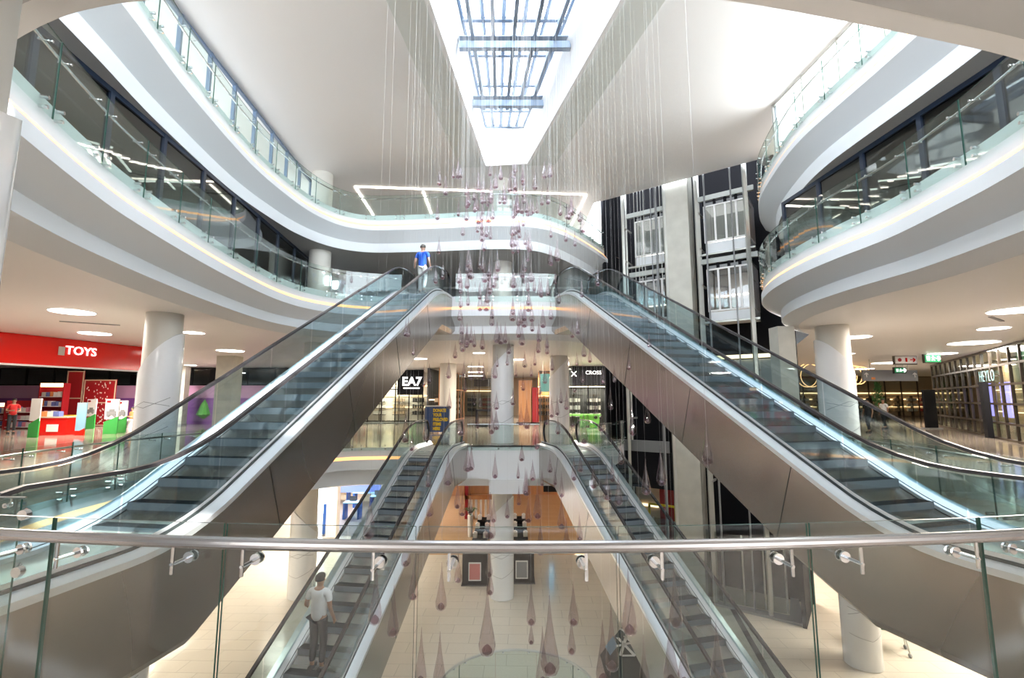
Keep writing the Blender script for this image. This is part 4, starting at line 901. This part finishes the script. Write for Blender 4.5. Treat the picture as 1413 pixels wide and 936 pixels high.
# donation board
D=P0(600,598)[1]; a=UD(586,598,D); b=UD(620.5,598,D); zt=UD(600,560,D)[2]; xm=(a[0]+b[0])/2; w=b[0]-a[0]
t=thing('donation_board','upright dark blue board with bold yellow lettering and white edge','board',(xm,D,0)); MB().box((xm,D,.03+zt/2),(w,.12,zt-.06)).build('panel',mat('board_blue',(.03,.07,.2),.4),t)
MB().box((xm,D,zt-.02),(w+.04,.14,.06)).build('top_edge',M['paper'],t); MB().box((xm+w/2,D,zt/2+.1),(.05,.14,zt-.3)).build('side_edge',M['paper'],t)
for dx in (-.4,.4): MB().box((xm+dx*w,D,.1),(.1,.4,.2)).build('foot',M['steelg'],t)
for i,s_ in enumerate(('DONATE','YOUR','PRELOVED','ITEMS','HERE')):
    text('lettering',s_,(xm-.17*w,D-.07,zt-.31-i*.225),(1,0,0),.155,M['yellow'],t,depth=.01,bold=.012,center=False,xs=.72)
# ------------------------------------------------------------------ right concourse
HA=U(1440,462,3.85); HB=U(1285,504,3.85); hd=Vector((HB[0]-HA[0],HB[1]-HA[1])).normalized(); hn=(hd.y,-hd.x)
hn=(abs(hn[0]),-abs(hn[1])) if False else hn
t=glazed('storefront','tall gridded glass shop front with dark bronze mullions along the right concourse',HA,HB,0,3.84,1.15,M['brown'],M['sglass'],.09,(.7,1.5,2.3,3.1),'shop front')
o_=1 if hn[0]>0 else -1
A2=(HA[0]+hn[0]*o_*2.2,HA[1]+hn[1]*o_*2.2); B2=(HB[0]+hn[0]*o_*2.2,HB[1]+hn[1]*o_*2.2)
m=vary(mat('patchwork_backdrop',rough=.7),(.5,.35,.2),(.25,.3,.2),.7,1,(1,1,.3)); MB().wall(A2,B2,0,3.84,.1).build('back_wall',m,t)
for z in (1.0,2.15): MB().wall((A2[0]-hn[0]*o_*.2,A2[1]-hn[1]*o_*.2),(B2[0]-hn[0]*o_*.2,B2[1]-hn[1]*o_*.2),z,z+.05,.04).build('shelf_light',M['warm'],t)
p=UW(1361,520,(HA[0]-hn[0]*o_*.2,HA[1]-hn[1]*o_*.2),(HB[0]-hn[0]*o_*.2,HB[1]-hn[1]*o_*.2)); s_=thing('shop_sign','glowing white and cyan letters over the door of the gridded shop front','sign',p)
text('lettering','HEYLO',p,(-hd.x,-hd.y,0),.5,M['signb'],s_,bold=-.012,depth=.01,xs=.82,sp=1.25); 
q=(p[0]+hn[0]*o_*.12,p[1]+hn[1]*o_*.12); MB().bar((q[0]-hd.x*1.1,q[1]-hd.y*1.1,p[2]),(q[0]+hd.x*1.1,q[1]+hd.y*1.1,p[2]),.05).build('carrier_bar',M['brown'],s_)
def onH(px,off): 
    P=UW(px,560,(HA[0]-hn[0]*o_*off,HA[1]-hn[1]*o_*off),(HB[0]-hn[0]*o_*off,HB[1]-hn[1]*o_*off)); return P[:2]
a=onH(1358,.15); b=onH(1363,.15); tag(MB().wall(a,b,0,2.45,.2).build('door_jamb',M['black']),'black door jamb left of the lit violet screens','jamb')
for i,(x0,x1) in enumerate(((1368,1375),(1384,1390),(1392,1397))):
    a=onH(x0,-.6); b=onH(x1,-.6); tag(MB().wall(a,b,.9,2.45,.08).build('lit_screen',M['violet']),'tall violet lit screen inside the gridded shop, %s from the door jamb'%('first','second','third')[i],'screen')
# far concourse wall and features
t=shopfront('far shop front across the end of the right concourse with a glowing light line',(20,46),(43.5,46),3.84,1.6,M['brown'],M['sglass'],1.5,'tan',(.9,1.6,2.2))
a=U(1278,592,0); t=thing('totem','tall black slab totem at the corner of the gridded shop front','totem',(*a,0)); b=UD(1294,592,a[1]); zt=UD(1285,538,a[1])[2]
MB().box(((a[0]+b[0])/2,a[1],zt/2),(b[0]-a[0],.14,zt)).build('slab',M['black'],t); MB().box(((a[0]+b[0])/2,a[1],.03),(b[0]-a[0]+.1,.6,.06)).build('plinth',M['grey'],t)
def hang(px0,px1,pyt,pyb,D,name,lab,cat,m,z1=3.84,parts=None):
    a=UD(px0,pyt,D); b=UD(px1,pyb,D); xm=(a[0]+b[0])/2; zm=(a[2]+b[2])/2; w=b[0]-a[0]; h=a[2]-b[2]; t=thing(name,lab,cat,(xm,D,zm))
    MB().box((xm,D,zm),(w,.12,h)).build('panel',m,t)
    for dx in (-.35,.35): MB().tube([(xm+dx*w,D,zm+h/2),(xm+dx*w,D,max(z1,zm+h/2+.02))],.02,6).build('hanger',M['steelg'],t)
    return t,xm,zm,w,h
t,x,z,w,h=hang(1189,1266,511,526,26,'direction_board','long grey hanging direction board over the right concourse','sign',M['grey'])
for i,f in enumerate((-.44,.44)): 
    m_=MB(); c=x+f*w; m_.bar((c-.1,25.92,z+.05),(c,25.92,z+.15),.03); m_.bar((c+.1,25.92,z+.05),(c,25.92,z+.15),.03); m_.bar((c,25.92,z-.1),(c,25.92,z+.15),.03); m_.build('arrow',M['paper'],t)
MB().box((x-w*.32,25.92,z-.16),(.2,.02,.12)).build('orange_square',M['shirto'],t)
t,x,z,w,h=hang(1234,1264,492,502,24,'fire_sign','white hanging sign with red pictograms and arrow','sign',M['paper'])
MB().box((x,24.03,z),(w+.1,.1,h+.1)).build('frame',M['brown'],t); m_=MB(); m_.lathe([(.09,-.01),(.09,.01)],(0,0,0),16); m2=MB(); m2.add([(x-w*.32+p[0],23.92+p[2],z+p[1]) for p in m_.v],m_.f).build('hose_pictogram',M['redd'],t)
MB().box((x,23.92,z),(.08,.02,.2)).build('extinguisher_pictogram',M['red'],t); m_=MB(); c=x+w*.3; m_.bar((c-.12,23.92,z),(c+.1,23.92,z),.04); m_.bar((c+.02,23.92,z+.09),(c+.12,23.92,z),.04); m_.bar((c+.02,23.92,z-.09),(c+.12,23.92,z),.04); m_.build('arrow',M['red'],t)
def exit_sign(px0,px1,pyt,pyb,D,lab):
    t,x,z,w,h=hang(px0,px1,pyt,pyb,D,'exit_sign',lab,'sign',M['greensign']); MB().box((x,D+.03,z),(w+.08,.1,h+.08)).build('frame',M['brown'],t)
    m_=MB(); y=D-.07; c=x; m_.tube([(c,y,z+h*.28),(c,y+.01,z+h*.281)],h*.1,8); m_.bar((c,y,z+h*.18),(c-.02,y,z-h*.05),h*.12); m_.bar((c-.02,y,z-h*.05),(c-h*.22,y,z-h*.3),h*.08); m_.bar((c-.02,y,z-h*.05),(c+h*.2,y,z-h*.28),h*.08); m_.bar((c-h*.25,y,z+h*.1),(c+h*.22,y,z+h*.12),h*.07)
    m_.build('running_figure',M['signw'],t); m_=MB(); c=x+w*.3; m_.bar((c-.1,y,z),(c+.1,y,z),.05); m_.bar((c,y,z+.1),(c+.1,y,z),.05); m_.bar((c,y,z-.1),(c+.1,y,z),.05); m_.build('arrow',M['signw'],t)
    m_=MB(); c=x-w*.32; m_.box((c,y,z),(w*.2,.01,h*.6)); m_.build('door_pictogram',M['signw'],t)
exit_sign(1275,1297,490,500,23,'green lit exit sign at the right of the red and white sign')
exit_sign(1234,1249,508,514.5,25,'small green exit sign hanging under the red and white sign')
exit_sign(640,651,673,679,24,'small green exit sign under the ceiling of the lowest floor') if False else None
for i,(px,r) in enumerate(((1118,16),(1124,16),(1176,14),(1184,13),(1191,12))):
    c=UD(px,518,30); R=r*30/660; m_=MB(); m_.tube([(c[0]+R*math.cos(a*math.pi/12),30+.25*R*math.sin(a*math.pi/12)*0+.02*a,c[2]+R*math.sin(a*math.pi/12)) for a in range(25)],.025,6,False)
    tag(m_.build('ring_light',M['gold'],None,True),'thin golden hanging ring light behind the right white column, %s from the left'%('first','second','third','fourth','fifth')[i],'ring light','golden ring lights')
# potted tree
c=U(1215,580,0); t=thing('potted_tree','small dark potted tree at the end of the right concourse','plant',(*c,0)); MB().lathe([(.3,0),(.4,.5),(.36,.52)],(*c,0),16).build('pot',M['brown'],t,True); MB().tube([(*c,.5),(*c,1.4)],.05,6).build('trunk',M['wood'],t)
m_=MB(); rr=random.Random(4)
for i in range(260):
    a=rr.uniform(0,6.28); z=rr.uniform(.9,3.0); r=rr.random()*.75*(1-(z-.9)/2.6); x=c[0]+r*math.cos(a); y=c[1]+r*math.sin(a); m_.add([(x,y,z),(x+rr.uniform(-.2,.2),y+rr.uniform(-.2,.2),z+.16),(x+rr.uniform(-.2,.2),y+.05,z-.1)],[(0,1,2)])
m_.build('foliage',M['leaf'],t)
# ------------------------------------------------------------------ lowest floor
ZL=-5.7
# stone strip and mat
struct('trim_4',MB().prism([(-4.5,24),(6,24),(9,39.8),(-9,39.8)],ZL,ZL+.004),M['floor0b'])
a=U(1008,836,ZL); b=U(1066,938,ZL); tag(MB().bar((a[0],a[1],ZL+.01),(b[0],b[1],ZL+.01),.16,.02).build('floor_strip',M['trd']),'dark floor strip leading from the lift base towards the viewer','floor strip')
C4=[U(880,838,ZL),U(828,905,ZL),U(850,985,ZL),U(912,915,ZL)][::-1]
t=thing('floor_mat','charcoal floor mat with white block letters beside the lower right escalator','mat',(*C4[0],ZL)); MB().prism(C4,ZL+.005,ZL+.02).build('mat_base',M['carpet'],t)
m_=MB()
for (x0,y0,x1,y1) in ((856,868,886,884),(850,892,886,884),(852,880,876,905),(868,866,856,905),(858,905,876,905),(862,878,880,893)): m_.bar((*U(x0,y0,ZL+.025),ZL+.025),(*U(x1,y1,ZL+.025),ZL+.025),.09,.008)
m_.build('white_lettering',M['paper'],t); m_=MB(); m_.prism([U(x0,y0,ZL+.02) for x0,y0 in ((835,893),(846,878),(852,892),(842,905))][::-1],ZL+.021,ZL+.026); m_.build('blue_corner',M['sky'],t)
# round glass ring
yt=U(705,897,ZL+.95)[1]; e1=U(610,936,ZL+.95); e2=U(815,936,ZL+.95); xc=(e1[0]+e2[0])/2; hc=(e2[0]-e1[0])/2; sg2=yt-e1[1]; Rr=(hc*hc+sg2*sg2)/(2*sg2); Cc=(xc,yt-Rr)
RC=[Vector((Cc[0]+Rr*math.cos(a),Cc[1]+Rr*math.sin(a),0)) for a in [math.pi*1.15-k*math.pi*1.3/40 for k in range(41)]]
balustrade('round glass balustrade ring on the lowest floor at the lower frame edge',RC,ZL,.95,-.02,1.0,0,.03,.95,.0,rail_m='steelg',disc=False)
tag(MB().lathe([(Rr-.1,0),(Rr-.1,.01)],(Cc[0],Cc[1],ZL+.003),48).build('floor_disc',mat('pale_disc',(.75,.82,.86),.2)),'pale round floor panel inside the glass ring','floor panel')
# kiosks
def kiosk(px,py,w,lab,poster):
    x,y=U(px,py,ZL); t=thing('kiosk',lab,'kiosk',(x,y,ZL)); MB().box((x,y+.35,ZL+.6),(w,.7,1.2)).build('podium',M['black'],t); MB().box((x,y+.35,ZL+.02),(w+.08,.78,.04)).build('base',M['dark'],t)
    MB().box((x,y-.01,ZL+.55),(.5,.03,.7)).build('poster_frame',M['paper'],t); MB().box((x,y-.03,ZL+.55),(.42,.02,.6)).build('poster_print',poster,t)
    for k in range(4):
        m_=MB(); yy=y+1.5+k*1.7; m_.box((x,yy,ZL+.95),(w*.7,.9,.06)); m_.box((x,yy,ZL+.46),(w*.5,.6,.92)); tag(m_.build('display_table',M['black']),'black display table behind the %s kiosk, %s in the row'%('left' if px<690 else 'right',('first','second','third','last')[k]),'table')
        for j in (-1,1): tag(MB().box((x+j*w*.24,yy,ZL+1.08),(.2,.3,.2)).box((x+j*w*.24,yy,ZL+1.2),(.1,.2,.05)).build('gift_box',M['paper']),'small white box on a display table behind the %s kiosk, %s row, %s side'%('left' if px<690 else 'right',('first','second','third','last')[k],'left' if j<0 else 'right'),'box')
kiosk(655,809,1.0,'black kiosk podium with a red and white poster, left of the white column',mat('poster_red',(.6,.2,.2),.5))
kiosk(720,806,1.0,'black kiosk podium with a grey portrait poster, right of the white column',M['grey'])
c=UD(649,724,27); t=thing('potted_plant','small spiky plant on the tables behind the left kiosk','plant',(c[0],c[1]-.8,c[2]-.5)); 
t.location=(c[0],27,ZL); MB().lathe([(.12,0),(.16,1.1),(.15,1.12)],(c[0],27,ZL),12).build('pot',M['paper'],t,True); m_=MB()
for k in range(14): a=k*.45; m_.tube([(c[0],27,ZL+1.1),(c[0]+.25*math.cos(a),27+.25*math.sin(a),ZL+1.5),(c[0]+.5*math.cos(a),27+.5*math.sin(a),ZL+1.35)],[.03,.02,.004],4)
m_.build('foliage',M['leaf'],t)
# slatted wooden bar stand
x0,_,_=UD(655,700,31); t=thing('bar_stand','dark wooden stand with pale slats at the back of the lowest floor','stand',(x0+.5,31,ZL))
MB().box((x0+.5,31,ZL+1.3),(2.2,.4,.25)).build('shelf',M['wood'],t)
for dx in (-.5,1.5): MB().box((x0+dx,31,ZL+1.0),(.2,.4,2.0)).build('post',M['redd'],t)
for k in range(6): MB().box((x0-.2+k*.3,30.85,ZL+.62),(.13,.08,1.15)).build('slat',M['paper'],t)
# lit shop blocks at the back
t=shopfront_L=None
def backlit(px0,px1,D,z0,z1,m,name,lab,cat='wall panel'): a=UD(px0,700,D)[0]; b=UD(px1,700,D)[0]; return tag(MB().wall((a,D),(b,D),z0,z1,.12).build(name,m),lab,cat)
backlit(590,640,38,ZL,-1.5,M['wood'],'wood_wall','orange timber wall behind the lower left escalator top')
backlit(640,690,39,ZL,-1.5,M['wood'],'wood_wall','orange timber wall left of the lower middle column')
backlit(706,790,38.5,ZL,-1.5,M['wood'],'wood_wall','orange timber wall right of the lower middle column')
t=thing('wall_screen','dark framed screen with a cyan lit stripe at the back right of the lowest floor','screen',(*UD(762,685,30)[:2],-4)); a=UD(750,685,30); b=UD(771,685,30); MB().wall(a[:2],b[:2],-3.9,-1.5,.15).build('frame',M['black'],t); a=UD(757,685,29.9); b=UD(763,685,29.9); MB().wall(a[:2],b[:2],-3.3,-1.6,.06).build('display',M['screen'],t)
# phone shop
DP=27.0
wx=lambda px,D:UD(px,700,D)[0]
mb=MB(); mb.wall((wx(240,DP),DP),(wx(432,DP),DP),ZL,-1.45,.2); mb.wall((wx(526,DP),DP),(wx(590,DP),DP),ZL,-1.45,.2); mb.wall((wx(432,DP),DP),(wx(526,DP),DP),-2.6,-1.45,.2); struct('wall_phone_shop',mb,M['white'])
tag(MB().wall((wx(458,DP),DP-.2),(wx(540,DP),DP-.2),-2.0,-1.85,.06).build('cove_strip',M['cove']),'warm cove strip above the phone shop entrance on the lowest floor','light')
tag(MB().box((wx(461,DP),DP-.1,-4.1),(.55,.5,3.1)).build('pillar',M['cream']),'cream square pillar at the phone shop entrance','pillar')
struct('floor',MB().prism([(wx(432,DP),DP+.1),(wx(560,DP),DP+.1),(wx(560,DP)+1,36),(wx(432,DP)-4,36)],ZL+.002,ZL+.012),mat('phone_shop_floor',(.22,.2,.19),.3))
def desk(px,py,w,lab,g=None):
    x,y=U(px,py,ZL); y=max(y,DP+.8); t=thing('shop_desk',lab,'desk',(x,y,ZL),g); MB().box((x,y,ZL+1.0),(w,.7,.06)).build('top',M['sky'],t)
    for dx in (-.45,.45): MB().box((x+dx*w,y,ZL+.49),(.12,.6,.98)).build('leg',M['blue'],t)
    MB().box((x,y+.05,ZL+1.2),(.4,.05,.3)).build('monitor',M['dark'],t)
desk(486,716,1.0,'tall blue desk nearest the phone shop entrance'); desk(505,700,1.7,'wide blue desk in the middle of the phone shop'); desk(520,706,.8,'blue desk partly behind the lower left escalator'); desk(472,693,1.0,'small blue desk at the back left of the phone shop')
x,y=U(441,708,ZL); y=max(y,28.2); t=thing('lit_cabinet','white backlit display cabinet inside the phone shop left of the pillar','cabinet',(x,y,ZL)); MB().box((x,y,ZL+.75),(1.1,.5,1.5)).build('body',M['window'],t); MB().box((x,y,ZL+2.1),(1.1,.2,.9)).build('screen',M['sky'],t); MB().box((x,y,ZL+1.6),(.3,.1,.3)).build('neck',M['paper'],t)
box3('display_stand','slim blue and red display stand beside the cream pillar','stand',(wx(452,DP+.6),DP+.6,ZL+.8),(.35,.3,1.6),M['blue'])
box3('wall_screen','big blue wall panel at the back of the phone shop','panel',(wx(500,34),34,-3.4),(6,.1,2.6),M['toyb'])
# green trolley bench by the right lower column
x,y=U(1222,896,ZL); t=thing('trolley_bench','green topped trolley with steel legs and small castors at the lower right','trolley',(x,y,ZL)); rz=-.5; R2=Matrix.Rotation(rz,3,'Z')
g=lambda a,b,c:tuple(R2@Vector((a,b,0))+Vector((x,y,ZL+c)))
MB().box((x,y,ZL+.72),(1.1,.5,.2),rz).build('top',M['dgreen'],t)
for a in (-.5,.5):
    for b in (-.18,.18):
        MB().tube([g(a*.9,b*.5,.63),g(a*1.05,b*1.6,.12)],.02,6).build('leg',M['steelg'],t); q=g(a*1.05,b*1.6,.06); MB().tube([(q[0]-.02,q[1],q[2]),(q[0]+.02,q[1],q[2])],.06,10).build('castor',M['grey'],t,True)
# warm shops seen below the right escalator
a=UD(985,690,26); t=thing('storefront','dim reddish shop front below the upper right escalator on the lowest floor','shop front',(9,26,ZL))
MB().wall((wx(950,26),26),(wx(1075,26),26),-2.2,-1.5,.1).build('fascia',M['brown'],t); MB().wall((wx(950,28),28),(wx(1090,28),28),ZL,-1.5,.1).build('back_wall',M['redd'],t)
for k in range(6): MB().box((wx(960+k*22,26),26,-3.9),(.1,.1,3.5)).build('mullion',M['brown'],t)
box3('wood_wall','orange lit timber wall behind the lower right column','wall panel',(14.5,24,-3.6),(9,.2,4.2),M['wood'])
# ------------------------------------------------------------------ light
w=bpy.data.worlds.new('world'); S.world=w; w.use_nodes=True
bg=w.node_tree.nodes['Background']; bg.inputs[0].default_value=(.86,.93,1,1); bg.inputs[1].default_value=5.2
sun=bpy.data.lights.new('sun','SUN'); sun.energy=9; sun.angle=.02; sun.color=(1,.96,.9); so=bpy.data.objects.new('sun',sun); COL.objects.link(so)
so.rotation_euler=Vector((-.58,.30,-1.0)).to_track_quat('-Z','Y').to_euler()
def lamp(name,loc,size,power,col=(1,.95,.88),shape='DISK'):
    l=bpy.data.lights.new(name,'AREA'); l.shape=shape; l.size=size; l.energy=power; l.color=col; o=bpy.data.objects.new(name,l); COL.objects.link(o); o.location=loc; return o
for x,y in ((-12,12),(-20,22),(12,13),(20,20),(25,33),(0,27),(0,40),(-9,30),(5,28)): lamp('ceiling_fill_lamp',(x,y,3.78),2.6,300,(1,.9,.78))  # fill lamps added to lift the dim shop level, apart from the downlights
for x,y in ((-9.5,24),(10,22),(-14,14),(14,14),(12,32),(-12,34)): lamp('ceiling_fill_lamp',(x,y,-1.55),3.8,330,(1,.88,.74))  # unseen fill lamps added to brighten the lowest floor
S.view_settings.exposure=.95

def sidelamp(loc,aim,sx,sy,power,col):
    l=bpy.data.lights.new('clerestory_fill','AREA'); l.shape='RECTANGLE'; l.size=sx; l.size_y=sy; l.energy=power; l.color=col; o=bpy.data.objects.new('clerestory_fill',l); COL.objects.link(o); o.location=loc
    o.rotation_euler=Vector(aim).to_track_quat('-Z','Y').to_euler()
sidelamp((10.5,8.5,9.3),(-1,.05,.25),10,1.6,760,(1,.99,.97)); sidelamp((-10.5,9,9.3),(1,.05,.25),10,1.6,150,(.95,.98,1))  # fill lamps added outside the clerestories to brighten the top ceiling
for x,y,e in ((-9.5,37.4,260),(3,37,260),(25.5,25.5,60),(5.5,32.5,260)): lamp('shop_lamp',(x,y,3.6),1.2,e,(1,.88,.7))
for x,y in ((-22,28),): lamp('shop_lamp',(x,y,3.75),1.5,420,(1,.93,.85))
for x,y in ((-11,31),(-8,32)): lamp('shop_lamp',(x,y,-1.6),1.2,200,(.95,.97,1))

for x in (-5,5): lamp('ceiling_fill_lamp',(x,-1.3,3.78),1.4,260,(1,.97,.93))  # unseen fill lamps added near the camera to lift the near soffit
